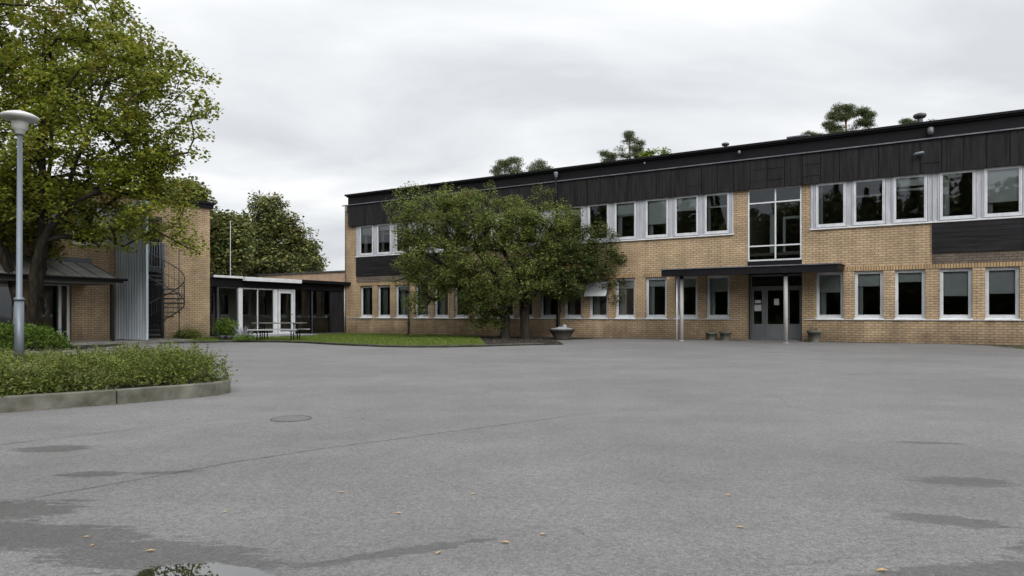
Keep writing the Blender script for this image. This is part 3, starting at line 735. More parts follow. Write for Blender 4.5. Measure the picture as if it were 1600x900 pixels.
# roof spout on the fascia, small lamps
for s, k in ((26.92, 1.0), (20.72, 0.6), (16.95, 0.4)):
    mb = MB(); mb.lathe([(0.03*k, 0), (0.09*k, -0.02), (0.1*k, -0.16*k), (0.07*k, -0.25*k), (0, -0.25*k)], 12, (s, -0.19, 7.3)); mb.build('roof_spout', M['rail'], B)
lampb = MB(); lampb.tube([(26.60, -0.14, 6.40), (26.60, -0.26, 6.42)], 0.02, 8); lampb.tube([(26.42, -0.27, 6.41), (26.50, -0.28, 6.44), (26.70, -0.28, 6.46), (26.74, -0.28, 6.45)], [0.02, 0.05, 0.055, 0.03], 10)
fl = lampb.build('wall_floodlight', M['galv'], None); fl.location = CO; fl.rotation_euler = (0, 0, ROT_MAIN)
tag(fl, 'small grey floodlight on the black cladding above the right upper windows', 'lamp')
# open awning sash, tilted out; plain white stands in for the mirrored sky
aw = MB(); ax0, ax1 = 14.30, 15.30
aw.v = [(ax0, -0.02, 2.45), (ax1, -0.02, 2.45), (ax1, -0.34, 1.88), (ax0, -0.34, 1.88), (ax0, -0.02, 2.42), (ax1, -0.02, 2.42), (ax1, -0.34, 1.84), (ax0, -0.34, 1.84)]
for q in ((0, 3, 2, 1), (4, 5, 6, 7), (0, 1, 5, 4), (1, 2, 6, 5), (2, 3, 7, 6), (3, 0, 4, 7)): aw.f.append(q); aw.sm.append(False)
ao = aw.build('open_sash', M['white'], B)
mb = MB()
for x in (ax0+0.02, ax1-0.02): mb.tube([(x, -0.33, 1.86), (x, 0.0, 1.75)], 0.012, 6)
mb.build('sash_stay', M['rail'], ao)
# vents on the roof
def vent(s, y, sc, label):
    t = thing('roof_vent', label, 'vent', mainw(s, y, 7.55), ROT_MAIN, 'vents on the flat roof')
    m1 = MB(); m1.lathe([(0.10*sc, -0.12), (0.10*sc, 0.3*sc), (0.07*sc, 0.40*sc)], 16); m1.build('pipe', M['iron'], t)
    m2 = MB(); m2.lathe([(0, 0.38*sc), (0.17*sc, 0.38*sc), (0.21*sc, 0.43*sc), (0.20*sc, 0.5*sc), (0.10*sc, 0.54*sc), (0, 0.55*sc)], 16); m2.build('cap', M['iron'], t)
vent(26.6, 0.95, 1.0, 'large mushroom shaped vent on the roof edge at far right')
vent(19.92, 0.95, 0.72, 'small mushroom shaped vent on the roof above the entrance')
t = thing('roof_hatch', 'low flat roof box behind the roof edge left of the tall pine', 'roof box', mainw(22.65, 1.1, 7.43), ROT_MAIN)
mb = MB(); mb.box(-0.36, 0.36, -0.3, 0.5, 0, 0.34); mb.build('box', M['flash'], t, bevel=0.01); mb = MB(); mb.box(-0.40, 0.40, -0.34, 0.54, 0.341, 0.39); mb.build('lid', M['rail'], t)

# pots by the entrance
def stone_pot(s, y, w, h, label):
    t = thing('planter_pot', label, 'plant pot', mainw(s, y, gh(*mainw(s, y)[:2])), ROT_MAIN, 'concrete pots at the entrance')
    m1 = MB(); pr = [(w*0.40, 0), (w*0.5, h*0.75), (w*0.56, h*0.76), (w*0.56, h), (w*0.47, h), (w*0.44, h*0.8), (0, h*0.8)]
    m1.lathe(pr, 14); m1.build('pot', M['concrete'], t)
    m2 = MB()
    for i in range(8):
        a_ = rnd.random()*6.28; r_ = rnd.random()*w*0.3; m2.tube([(math.cos(a_)*r_, math.sin(a_)*r_, h*0.75), (math.cos(a_)*r_*1.8, math.sin(a_)*r_*1.8, h+0.05+0.1*rnd.random())], [0.012, 0.004], 5)
    m2.build('dead_stems', M['twig'], t)
stone_pot(19.75, -0.5, 0.42, 0.30, 'leftmost low concrete pot against the brick beside the entrance')
stone_pot(20.28, -0.5, 0.42, 0.34, 'concrete pot between the door and the other low pot')
stone_pot(23.38, -0.42, 0.44, 0.42, 'tall grey concrete pot right of the entrance door')
# pendant lamps inside rooms
for i, (s, z, lb) in enumerate(((17.5, 2.18, 'white pendant lamp behind the lower window left of the canopy column'), (25.0, 2.18, 'white pendant lamp behind the second lower window right of the door'),
                                (26.2, 2.2, 'white pendant lamp behind the third lower window right of the door'), (28.9, 4.85, 'white pendant lamp behind the upper window at far right'))):
    t = thing('pendant_lamp', lb, 'lamp', mainw(s, 0.9, 0), ROT_MAIN, 'pendant lamps inside the rooms')
    m1 = MB(); m1.lathe([(0.03, z+0.14), (0.05, z+0.1), (0.14, z), (0.13, z), (0.04, z+0.09)], 16); m1.build('shade', M['white'], t)
    m2 = MB(); m2.tube([(0, 0, z+0.12), (0, 0, z+0.75)], 0.006, 5); m2.build('cord', M['pipe'], t)

# ------------------------------------------------------------------ link corridor between the wings
K = thing('link_building', 'low black glazed corridor joining the two brick wings', 'building', CO, ROT_LEFT)
mb = MB(); mb.box(-8.19, -0.02, -0.1, 0.15, 2.31, 2.70); mb.build('fascia', M['fascia'], K)
mb = MB(); mb.box(-8.19, -0.0, -0.22, 4.6, 2.70, 2.78); mb.build('roof', M['roof'], K)
mb = MB(); mb.box(-8.19, -6.72, -0.26, -0.221, 2.70, 2.80); mb.build('roof_edge', M['white'], K)
mb = MB(); mb.box(-6.70, -3.42, -0.42, -0.221, 2.60, 2.78); mb.build('awning_box', M['white'], K, bevel=0.01)
mb = MB(); mb.box(-3.40, -0.0, -0.34, -0.221, 2.66, 2.80); mb.build('roof_edge', M['fascia'], K)
mb = MB(); mb.box(-8.19, -0.02, -0.05, 0.3, -0.1, 0.12); mb.build('plinth', M['concrete_dark'], K)
def frame_bay(x0, x1, m, name='window', z0=0.12, z1=2.30, t=0.05, mulls=(), gl='glass', rail=None, y=0.0):
    f = MB(); ring(f, x0, x1, z0, z1, t, y-0.03, y+0.06)
    xs_ = [x0+t] + [c for q in mulls for c in (q-0.02, q+0.02)] + [x1-t]
    for q in mulls: f.box(q-0.02, q+0.02, y-0.025, y+0.05, z0+t, z1-t)
    o = f.build(name, m, K, bevel=0.003)
    if rail:
        g_ = MB(); g_.box(x0+t, x1-t, y+0.03, y+0.06, rail, rail+0.03); g_.build('rail', M['rail'], o)
    for i in range(0, len(xs_), 2): pane(xs_[i], xs_[i+1], z0+t, z1-t, y+0.015, M[gl], o)
    return o
frame_bay(-8.18, -7.86, M['fascia'], gl='glass')
frame_bay(-7.84, -6.80, M['rail'], t=0.045, gl='glass', rail=0.98)
mb = MB(); mb.box(-6.78, -6.62, -0.05, 0.08, 0.1, 2.305); mb.build('post', M['white'], K, bevel=0.004)
frame_bay(-6.61, -4.76, M['white'], t=0.06, mulls=(-5.72,), gl='glass')
mb = MB(); mb.box(-4.75, -4.60, -0.05, 0.08, 0.1, 2.305); mb.build('post', M['white'], K, bevel=0.004)
# glazed door
dm = MB(); ring(dm, -4.53, -3.62, 0.12, 2.22, 0.12, -0.03, 0.04); dm.box(-4.54, -3.56, -0.05, 0.06, 2.225, 2.305); dm.box(-3.61, -3.54, -0.06, 0.06, 0.1, 2.5)
dk = dm.build('door', M['white'], K, bevel=0.004); pane(-4.41, -3.74, 0.24, 2.10, 0.01, M['glass'], dk)
hm = MB(); hm.tube([(-3.68, -0.03, 1.1), (-3.68, -0.08, 1.1), (-3.80, -0.08, 1.1)], 0.012, 6); hm.build('handle', M['pipe'], dk)
frame_bay(-3.52, -2.44, M['fascia'], t=0.03, gl='glass', rail=0.98)
mb = MB(); mb.box(-2.44, -2.40, -0.035, 0.05, 0.12, 2.30); mb.build('post', M['rail'], K)
frame_bay(-2.38, -1.2, M['fascia'], t=0.03, gl='glass')
mb = MB(); mb.box(-1.2, -0.02, -0.04, 0.2, 0.12, 2.31); mb.build('end_panel', M['black'], K)
mb = MB(); mb.tube([(-0.22, -0.1, 2.66), (-0.22, -0.1, 0.1)], 0.035, 10); mb.build('downpipe', M['column'], K)
# inside of the corridor
mb = MB(); mb.box(-8.19, -0.05, 0.1, 4.5, 0.05, 0.11); mb.build('floor', M['room_dark'], K)
ih = [(-7.6, -6.9, 1.0, 2.1), (-6.3, -5.75, 1.0, 2.1), (-5.5, -4.9, 1.0, 2.1), (-4.3, -3.7, 1.0, 2.1), (-3.2, -2.6, 1.0, 2.1), (-2.2, -1.5, 1.0, 2.1)]
mb = MB(); wall(mb, -8.19, -0.05, 0.1, 2.65, ih, yf=3.2, yb=0.15); mb.box(-8.19, -0.05, 0.12, 4.5, 2.5, 2.68); mb.box(-0.12, -0.02, 0.32, 4.55, 0.0, 2.69); mb.box(-8.19, -0.02, 4.4, 4.55, 0.0, 2.69); iw = mb.build('back_wall', M['room'], K)
for h in ih:
    f = MB(); ring(f, h[0], h[1], h[2], h[3], 0.07, 3.16, 3.24); o = f.build('back_window', M['alu_panel'], K)
    pane(h[0]+0.07, h[1]-0.07, h[2]+0.07, h[3]-0.07, 3.2, M['dark_glass'], o)

# low brick annex behind the link
A = thing('brick_annex', 'low pinkish brick wing showing above the link roof', 'building', mainw(-0.02, 7.4), ROT_MAIN)
mb = MB(); mb.box(-16.5, -0.02, 0, 9, -0.1, 4.02); mb.build('brick_wall', M['brick_far'], A)
mb = MB(); mb.box(-16.6, 0.0, -0.08, 9.1, 4.021, 4.12); mb.build('roof', M['roof'], A)

# ------------------------------------------------------------------ left wing
G = thing('school_wing', 'two storey yellow brick wing on the left behind the big tree', 'building', CO, ROT_LEFT)
TOP = 5.72; X0 = -42
gl_win = [(-13.80, -12.98), (-15.25, -14.25), (-17.6, -16.6), (-19.6, -18.6), (-21.6, -20.6), (-24, -23), (-27, -26)]
holes = [(a, b, 3.72, 5.20) for a, b in gl_win] + [(-11.06, -10.38, 2.88, 5.05), (-15.05, -13.86, 0.0, 2.22), (-17.8, -15.6, 0.5, 2.1), (-11.06, -10.34, 0.1, 2.78), (-21, -19.2, 0.9, 2.2)]
mb = MB(); wall(mb, X0, -8.2, -0.2, TOP, holes)
mb.quad((-8.2, 0, -0.2), (-8.2, 10, -0.2), (-8.2, 10, TOP), (-8.2, 0, TOP))
mb.quad((-8.2, 10, -0.2), (X0, 10, -0.2), (X0, 10, TOP), (-8.2, 10, TOP))
mb.build('brick_wall', M['brick'], G)
mb = MB(); mb.box(X0, -8.10, -0.12, 0.3, TOP-0.02, TOP+0.14); mb.box(X0, -8.05, -0.18, 0.4, TOP+0.14, TOP+0.24); mb.box(-8.3, -8.05, 0.4, 10.1, TOP-0.02, TOP+0.24); mb.build('roof_edge', M['fascia'], G)
mb = MB(); mb.box(X0, -8.3, 0.4, 10, TOP-0.1, TOP+0.12); mb.build('roof', M['roof'], G)
for i, (a, b) in enumerate(gl_win):
    f = MB(); ring(f, a+0.003, b-0.003, 3.72, 5.197, 0.06, 0.06, 0.14); w = f.build('window', M['alu'], G, bevel=0.004)
    pane(a+0.06, b-0.06, 3.78, 5.14, 0.1, M['glass'], w)
    s_ = MB(); s_.profile([(0.07, 3.70), (0.07, 3.725), (-0.06, 3.69), (-0.06, 3.65)], a-0.04, b+0.04); s_.build('sill', M['white'], w)
mb = MB(); mb.box(-12.975, -12.32, -0.025, 0.05, 3.70, 5.2)
for x in (-12.9, -12.68, -12.46): mb.box(x, x+0.03, -0.04, -0.025, 3.72, 5.2)
mb.build('window_panel', M['alu_panel'], G)
# doors
mb = MB(); ring(mb, -11.055, -10.385, 2.885, 5.045, 0.06, 0.08, 0.16); o = mb.build('upper_door', M['rail'], G); pane(-10.995, -10.445, 2.945, 4.985, 0.12, M['dark_glass'], o)
mb = MB(); mb.box(-11.06, -10.34, 0.04, 0.2, 0.1, 2.78)
for i in range(7): mb.box(-11.05+i*0.1, -10.97+i*0.1, 0.02, 0.04, 0.12, 2.76)
mb.build('cellar_door', M['black'], G)
mb = MB(); ring(mb, -15.04, -13.87, 0.1, 2.2, 0.09, 0.10, 0.2); mb.box(-14.25, -14.15, 0.1, 0.2, 0.19, 2.11); o = mb.build('glazed_door', M['white'], G, bevel=0.004)
pane(-14.95, -14.25, 0.19, 2.11, 0.15, M['glass'], o); pane(-14.15, -13.96, 0.19, 2.11, 0.15, M['glass_low'], o)
mb = MB(); ring(mb, -17.79, -15.61, 0.5, 2.1, 0.08, 0.1, 0.2); mb.box(-16.7, -16.6, 0.1, 0.2, 0.58, 2.02); o = mb.build('window', M['white'], G); pane(-17.7, -16.7, 0.58, 2.02, 0.15, M['glass'], o); pane(-16.6, -15.69, 0.58, 2.02, 0.15, M['glass'], o)
mb = MB(); mb.box(-16.5, -16.0, 0.35, 0.37, 1.05, 1.6); mb.build('notice_board', M['paper'], o)
mb = MB(); ring(mb, -20.99, -19.21, 0.9, 2.2, 0.08, 0.1, 0.2); o = mb.build('window', M['white'], G); pane(-20.9, -19.3, 0.98, 2.12, 0.15, M['glass'], o)
# rooms
mb = MB(); mb.box(X0, -8.3, 0.31, 6, -0.05, 0.05); mb.box(X0, -8.3, 0.31, 6, 2.7, 2.85); mb.box(X0, -8.3, 0.31, 6, 5.4, 5.5); mb.box(X0, -8.3, 5.9, 6, 0, 5.5)
for x in (-12.2, -15.4, -18.2): mb.box(x, x+0.08, 0.31, 5.9, 0.05, 2.7); mb.box(x, x+0.08, 0.31, 5.9, 2.85, 5.4)
mb.build('room_walls', M['room'], G)
# canopy: seamed sloping roof on posts
ev, rz_, off = 2.34, 3.02, -2.0
sl = MB(); sl.v = [(-13.27, off, ev), (-34, off, ev), (-34, 0, rz_), (-13.27, 0, rz_), (-13.27, off, ev-0.05), (-34, off, ev-0.05), (-34, 0, rz_-0.05), (-13.27, 0, rz_-0.05)]
for q in ((0, 3, 2, 1), (4, 5, 6, 7), (0, 1, 5, 4), (1, 2, 6, 5), (2, 3, 7, 6), (3, 0, 4, 7)): sl.f.append(q); sl.sm.append(False)
x = -13.27
while x > -34:
    i = len(sl.v); h = 0.03; sl.v += [(x, off, ev), (x-0.02, off, ev), (x-0.02, 0, rz_), (x, 0, rz_), (x, off, ev+h), (x-0.02, off, ev+h), (x-0.02, 0, rz_+h), (x, 0, rz_+h)]
    for q in ((0, 3, 2, 1), (4, 5, 6, 7), (0, 1, 5, 4), (1, 2, 6, 5), (2, 3, 7, 6), (3, 0, 4, 7)): sl.f.append(tuple(i+k for k in q)); sl.sm.append(False)
    x -= 0.55
cv = sl.build('canopy_roof', M['roof_metal'], G)
mb = MB(); mb.box(-34, -13.2, -0.12, 0.0, rz_-0.03, rz_+0.13); mb.build('flashing', M['flash'], G)
mb = MB(); mb.box(-34, -13.12, off-0.10, off, ev-0.14, ev-0.0); mb.tube([(-34, off-0.12, ev-0.03), (-13.0, off-0.12, ev-0.03)], 0.05, 8); mb.build('gutter', M['pipe'], G)
mb = MB(); mb.box(-34, -13.35, off, -0.01, ev-0.2, ev-0.14); mb.build('soffit', M['wood'], G)
for x in (-13.42, -18.5, -23.5): mb = MB(); mb.box(x-0.05, x+0.05, off+0.05, off+0.15, 0.1, ev-0.2); mb.build('canopy_post', M['pipe'], G)
# corrugated screen wall beside the stair
mb = MB(); yy = 0.0; xw = -12.28; n_ = 0
prof = []
while yy > -2.02:
    prof += [(xw, yy), (xw, yy-0.085), (xw-0.035, yy-0.10), (xw-0.035, yy-0.165)]; yy -= 0.18
prof.append((xw, -2.02))
for z0, z1 in ((0.12, 2.80), (2.805, 5.3)):
    for i in range(len(prof)-1):
        a, b = prof[i], prof[i+1]; d_ = 0.0 if z0 < 1 else -0.006
        mb.quad((a[0]+d_, a[1], z0), (b[0]+d_, b[1], z0), (b[0]+d_, b[1], z1), (a[0]+d_, a[1], z1))
mb.box(xw+0.006, xw+0.08, -2.02, -0.0, 0.12, 5.3); mb.box(xw-0.04, xw+0.1, -2.06, -2.02, 0.1, 5.32)
scr = mb.build('screen_wall', M['corr'], G)
mb = MB(); mb.box(xw-0.1, xw+0.15, -2.25, 0, 0.08, 0.118); mb.build('screen_footing', M['concrete'], G)
# bollard post / steps at the foot
# spiral stair
cen = leftw(-11.10, -1.2)
S = thing('spiral_staircase', 'dark steel spiral stair rising beside the grey corrugated screen', 'staircase', cen)
mb = MB(); mb.tube([(0, 0, 0.05), (0, 0, 3.85)], 0.06, 12); mb.build('centre_pole', M['iron'], S)
A0, A1, ZT, ZB = 208, 568, 2.86, 0.12; NS = 15; RR = 0.78
for i in range(NS):
    a0 = A1 - (A1-A0)*(i)/NS; a1 = A1 - (A1-A0)*(i+1.12)/NS; z = ZB + (ZT-ZB)*(i+1)/(NS+0.5)
    p = []
    for q in range(4):
        a_ = R(a0 + (a1-a0)*q/3); p.append((RR*math.cos(a_), RR*math.sin(a_)))
    a_, b_ = R(a1), R(a0); p = [(0.05*math.cos(b_), 0.05*math.sin(b_))] + p + [(0.05*math.cos(a_), 0.05*math.sin(a_))]
    mb = MB(); mb.prism(p[::-1], z-0.05, z); mb.build('step', M['iron'], S)
rail = MB(); pts, pts2, pts3 = [], [], []
for i in range(49):
    f_ = i/48; a_ = R(A1-(A1-A0)*f_); z = ZB+(ZT-ZB)*f_
    pts.append((RR*math.cos(a_), RR*math.sin(a_), z+0.98)); pts2.append((RR*math.cos(a_), RR*math.sin(a_), z+0.5)); pts3.append((RR*math.cos(a_), RR*math.sin(a_), z+0.02))
rail.tube(pts, 0.02, 6); rail.tube(pts2, 0.01, 5); rail.tube(pts3, 0.022, 5)
rail.build('handrail', M['iron'], S)
mb = MB()
for i in range(0, 49, 2):
    a_ = pts3[i]; b_ = pts[i]; mb.tube([a_, b_], 0.008 if i % 3 else 0.012, 5)
mb.build('baluster', M['iron'], S)
# landing
pa = lambda x, y, z: tuple(leftw(x, y, z) - cen)
mb = MB(); q = [pa(-12.2, 0, 0), pa(-12.2, -1.2, 0), pa(-11.1, -1.2, 0), pa(-10.5, 0, 0)]
mb.prism([(p[0], p[1]) for p in q], 2.78, 2.86); mb.build('landing', M['iron'], S)
mb = MB()
for z in (2.90, 3.84): mb.tube([pa(-12.22, -1.35, z), pa(-11.12, -1.35, z)], 0.018, 6)
for i in range(12): x = -12.22+i*0.1; mb.tube([pa(x, -1.35, 2.9), pa(x, -1.35, 3.84)], 0.013, 5)
mb.build('landing_railing', M['galv'], S)
mb = MB(); x = -10.45
for z in (2.9, 3.7): mb.tube([pa(-10.45, -0.05, z), pa(-11.0, -1.15, z)], 0.014, 5)
for i in range(6): mb.tube([pa(-10.45-0.1*i, -0.05-0.2*i, 2.86), pa(-10.45-0.1*i, -0.05-0.2*i, 3.7)], 0.008, 5)
mb.build('landing_railing', M['iron'], S)
mb = MB(); mb.tube([pa(-10.28, -1.0, 0.1), pa(-10.28, -1.0, 3.7)], 0.02, 6); mb.build('outer_post', M['iron'], S)
mb = MB(); mb.prism([(p[0], p[1]) for p in (pa(-12.2, -0.2, 0), pa(-12.2, -2.1, 0), pa(-10.9, -2.1, 0), pa(-10.9, -0.2, 0))], 0.09, 0.13); mb.build('base_slab', M['concrete'], S)

# ------------------------------------------------------------------ foliage tools
def leaves_mesh(name, centers, m, size=0.09, aspect=0.55, up=0.6, parent=None, droop=0.0, outward=None, cen_ref=None):
    """diamond leaves, folded on the midrib"""
    k = len(centers)
    nrm = NP.normal(0, 1, (k, 3)); nrm /= np.linalg.norm(nrm, axis=1)[:, None]
    nrm[:, 2] = np.abs(nrm[:, 2]) + up; nrm /= np.linalg.norm(nrm, axis=1)[:, None]
    d = NP.normal(0, 1, (k, 3)); d[:, 2] -= droop
    if outward is not None: d += outward
    d -= nrm*np.sum(d*nrm, 1)[:, None]; d /= np.linalg.norm(d, axis=1)[:, None] + 1e-9
    s = np.cross(nrm, d); L_ = (size*NP.uniform(0.6, 1.3, k))[:, None]; Wd = L_*aspect*0.5
    c = np.asarray(centers)
    fold = nrm*Wd*0.35
    v = np.stack([c-d*L_*0.5, c-d*L_*0.05+s*Wd+fold, c+d*L_*0.5, c-d*L_*0.05-s*Wd+fold], 1).reshape(-1, 3)
    return np_mesh(name, v, np.arange(4*k).reshape(-1, 4), m, parent)

def lobes_points(lobes, n, rs, gap=0.45, gscale=0.8, shell=0.55):
    """points in a union of ellipsoids, biased to the outside and clumped by a noise field"""
    from mathutils import noise as mn
    vol = np.array([l[3]*l[4]*l[5] for l in lobes]); pr = vol**0.8; pr /= pr.sum(); out = []
    while len(out) < n:
        l = lobes[rs.choice(len(lobes), p=pr)]
        d = rs.normal(0, 1, 3); d /= np.linalg.norm(d); r = rs.uniform(0, 1)**(shell*0.6)
        p = np.array(l[:3]) + d*r*np.array(l[3:6])
        if mn.noise(Vector(p)*gscale) < -gap*0.5 and rs.random() < 0.85: continue
        out.append(p)
    return np.array(out)

def grow(stems, att, rs, step=0.35, base_r=0.3, tip_r=0.007, power=2.2, wob=0.25, seg=6):
    """stems: polylines (first nodes); att: points each reached by a branch. Returns branch mesh data + nodes"""
    pos, par, dirs = [], [], []
    for st in stems:
        prev = -1
        if st[0] == 'from':
            prev = int(np.argmin(np.linalg.norm(np.array(pos)-np.array(st[1]), axis=1))); pts = st[1:]
        else: pts = st
        P = [np.array(p, float) for p in pts]
        for i, p in enumerate(P):
            if i == 0:
                if prev < 0: pos.append(p); par.append(-1); dirs.append(np.array([0, 0, 1.])); prev = len(pos)-1
                else:
                    pos.append(p); par.append(prev); dirs.append(np.array([0, 0, 1.])); prev = len(pos)-1
                continue
            a = P[i-1]; L_ = np.linalg.norm(p-a); k = max(1, int(L_/step))
            for j in range(1, k+1):
                q = a+(p-a)*j/k + rs.normal(0, 0.02, 3)*(j < k)
                pos.append(q); par.append(prev); dirs.append((p-a)/L_); prev = len(pos)-1
    cap = len(pos)+len(att)*14
    A_ = np.zeros((cap, 3)); A_[:len(pos)] = pos; n = len(pos)
    root = np.mean([s[0] if not isinstance(s[0], str) else s[1] for s in stems], axis=0)
    order = np.argsort(np.linalg.norm((att-root)*[1, 1, 0.8], axis=1)); tips = []
    for idx in order:
        t = att[idx]; dv = t - A_[:n]; D = np.linalg.norm(dv, axis=1)
        cost = D + 0.5*np.maximum(0, A_[:n, 2]-t[2]) + 0.0
        j = int(np.argmin(cost)); L_ = D[j]; k = max(1, int(L_/step)); d0 = dirs[j]; a = A_[j].copy(); prev = j
        mid = a + (t-a)*0.5 + d0*L_*0.22 + rs.normal(0, wob*0.2*L_+0.01, 3)
        for q in range(1, k+1):
            f_ = q/k; p = (1-f_)**2*a + 2*f_*(1-f_)*mid + f_*f_*t
            if n >= cap: break
            A_[n] = p; par.append(prev); dv_ = p-A_[prev]; dirs.append(dv_/(np.linalg.norm(dv_)+1e-9)); prev = n; n += 1
        tips.append(prev)
    pos = A_[:n]; par = np.array(par); w = np.zeros(n)
    ch = np.bincount(par[par >= 0], minlength=n)
    for i in range(n-1, -1, -1):
        if w[i] == 0: w[i] = tip_r**power
        if par[i] >= 0: w[par[i]] += w[i]
    r = w**(1/power); r *= base_r/r.max(); r = np.maximum(r, tip_r*0.8)
    # main child continues the parent's radius
    mainc = {}
    for i in range(n):
        if par[i] >= 0 and (par[i] not in mainc or r[i] > r[mainc[par[i]]]): mainc[par[i]] = i
    V, Fc = [], []; ang = np.arange(seg)*2*np.pi/seg; ca, sa = np.cos(ang)[:, None], np.sin(ang)[:, None]; rings = {}
    def ring_(p, d, rad):
        a = np.cross(d, [0.13, 0.31, 0.94]);
        if np.linalg.norm(a) < 0.1: a = np.cross(d, [1, 0, 0])
        a /= np.linalg.norm(a); b = np.cross(d, a); V.append(p+(a*ca+b*sa)*rad); return len(V)-1
    for i in range(n):
        if par[i] < 0: rings[i] = ring_(pos[i], np.array([0, 0, 1.]), r[i]*1.12); continue
        d = pos[i]-pos[par[i]]; L_ = np.linalg.norm(d)
        if L_ < 1e-6: rings[i] = rings[par[i]]; continue
        d = d/L_
        if mainc[par[i]] == i: a = rings[par[i]]
        else: a = ring_(pos[par[i]], d, min(r[par[i]]*0.8, r[i]*1.25))
        b = ring_(pos[i], d, r[i]); rings[i] = b
        for q in range(seg): s_ = (q+1) % seg; Fc.append((a*seg+q, a*seg+s_, b*seg+s_, b*seg+q))
    return np.concatenate(V), np.array(Fc), pos, par, r, tips

def tree(name, label, cat, base, stems, lobes, n_att, leaf_m, bark_m, seed, leaves=60, spread=0.3, size=0.1, base_r=0.3, group=None, extra=None, gap=0.45, gscale=0.8, step=0.35, aspect=0.6, flat=0.7, shell=0.55, up=0.6):
    rs = np.random.default_rng(seed); base = np.array(base, float)
    att = lobes_points(lobes, n_att, rs, gap, gscale, shell)
    if extra is not None: att = np.concatenate([att, np.array(extra)])
    V, Fc, pos, par, r, tips = grow(stems, att, rs, step=step, base_r=base_r)
    t = thing(name, label, cat, tuple(base), 0, group)
    np_mesh('trunk', V-base, Fc, bark_m, t, smooth=True)
    thin = np.array([i for i in range(len(pos)) if r[i] < 0.022])
    tp = pos[np.array(tips)]
    if len(thin) > len(tp)*2: thin = rs.choice(thin, len(tp)*2, replace=False)
    nodes = np.concatenate([tp, pos[thin]]) if len(thin) else tp
    cnt = rs.poisson(leaves, len(nodes)); cnt[len(tp):] = cnt[len(tp):]//4
    c = np.repeat(nodes, cnt, axis=0); o = rs.normal(0, 1, c.shape); o[:, 2] *= flat
    o /= np.maximum(1, np.linalg.norm(o, axis=1)/1.7)[:, None]; c = c + o*spread*0.55
    ref = np.array([np.mean([l[0] for l in lobes]), np.mean([l[1] for l in lobes]), np.mean([l[2] for l in lobes])])
    ow = (c-ref); ow /= np.linalg.norm(ow, axis=1)[:, None]
    leaves_mesh('crown', c-base, leaf_m, size, aspect, up, t, droop=0.5, outward=ow*0.7)
    return t

def px_lobe(D, cx, cy, rx, ry, dz=0.0, rd=None):
    s = D/F; return ((cx-800)*s, D+dz, CAM_H+(492-cy)*s, rx*s, (rd if rd is not None else (rx*s*0.9)), ry*s)
def px_pt(D, cx, cy, dz=0.0): s = D/F; return ((cx-800)*s, D+dz, CAM_H+(492-cy)*s)

# big maple on the left
D = 22.0
L1 = [(55, 60, 150, 150, 0, 3.4), (-90, 150, 150, 190, 0, 3.4), (170, 150, 120, 110, 0, 2.8), (120, 245, 150, 100, -0.6, 2.8), (225, 270, 50, 45, 0, 1.6), (262, 238, 42, 26, 0, 1.2), (272, 300, 42, 28, 0, 1.2), (298, 118, 26, 16, 0, .8), (316, 168, 20, 16, 0, .7), (290, 204, 28, 16, 0, .9), (248, 120, 26, 20, .2, 1.), (240, 168, 34, 24, 0, 1.2),
      (60, 320, 130, 55, 0.6, 2.4), (-60, 310, 140, 80, 0, 2.6), (265, 340, 50, 36, 0, 1.2), (170, 345, 80, 40, 0.4, 1.6), (200, 62, 28, 26, 0, 1.), (222, 98, 24, 20, 0, .8), (0, 370, 60, 40, 1.0, 1.4)]
lob = [px_lobe(D, *l) for l in L1]
bz = 0.04
stems = [[px_pt(D, 47, 546), px_pt(D, 46, 510), px_pt(D, 48, 470, .2), px_pt(D, 52, 400, .4), px_pt(D, 56, 340, .3), px_pt(D, 58, 280, .2), px_pt(D, 66, 150), px_pt(D, 72, 20)],
         ['from', px_pt(D, 52, 515, -.1), px_pt(D, 60, 465, -.25), px_pt(D, 70, 415, -.4), px_pt(D, 84, 378, -.5), px_pt(D, 110, 345, -.55), px_pt(D, 134, 270, -.6), px_pt(D, 160, 190, -.5), px_pt(D, 190, 100, -.3)],
         ['from', px_pt(D, 40, 512, .1), px_pt(D, 27, 465, .0), px_pt(D, 10, 415, .1), px_pt(D, -12, 370, .3), px_pt(D, -45, 280, .3), px_pt(D, -80, 150, 0)],
         ['from', px_pt(D, 24, 455, .0), px_pt(D, 18, 400, -.4), px_pt(D, 12, 330, -.8), px_pt(D, 0, 230, -1.2)],
         ['from', px_pt(D, 110, 345, -.55), px_pt(D, 150, 318, -.8), px_pt(D, 210, 290, -.6), px_pt(D, 260, 250, -.2)],
         ['from', px_pt(D, 56, 340, .3), px_pt(D, 40, 240, 1.2), px_pt(D, 20, 120, 1.8)],
         ['from', px_pt(D, 128, 270, -.6), px_pt(D, 185, 230, 0), px_pt(D, 240, 170, .4), px_pt(D, 290, 130, .3)]]
ex = [px_pt(D, x, y) for x, y in ((232, 48), (250, 62), (275, 82), (300, 95), (322, 118), (335, 122), (338, 170), (332, 178), (325, 212), (312, 200), (318, 240), (300, 290), (312, 300), (300, 320), (318, 392), (300, 385), (308, 372), (210, 20), (196, 8), (185, -6), (228, 70), (245, 80), (288, 92), (326, 150), (318, 160), (296, 360), (205, 385), (190, 380), (230, 370), (140, 372))]
lob = [(l[0]-(0.42 if l[0] > -12.6 else 0.1), *l[1:]) for l in lob]; ex = [(e_[0]-0.22, e_[1], e_[2]) for e_ in ex]
tree('maple_tree', 'tall leafy maple with forked dark trunk behind the left hedge', 'tree', px_pt(D, 50, 543), stems, lob, 1150, M['leaf_big'], M['bark'], 3,
     leaves=58, spread=0.42, size=0.13, base_r=0.27, extra=ex, gap=0.4, gscale=0.8, step=0.33, aspect=0.75, flat=0.6)

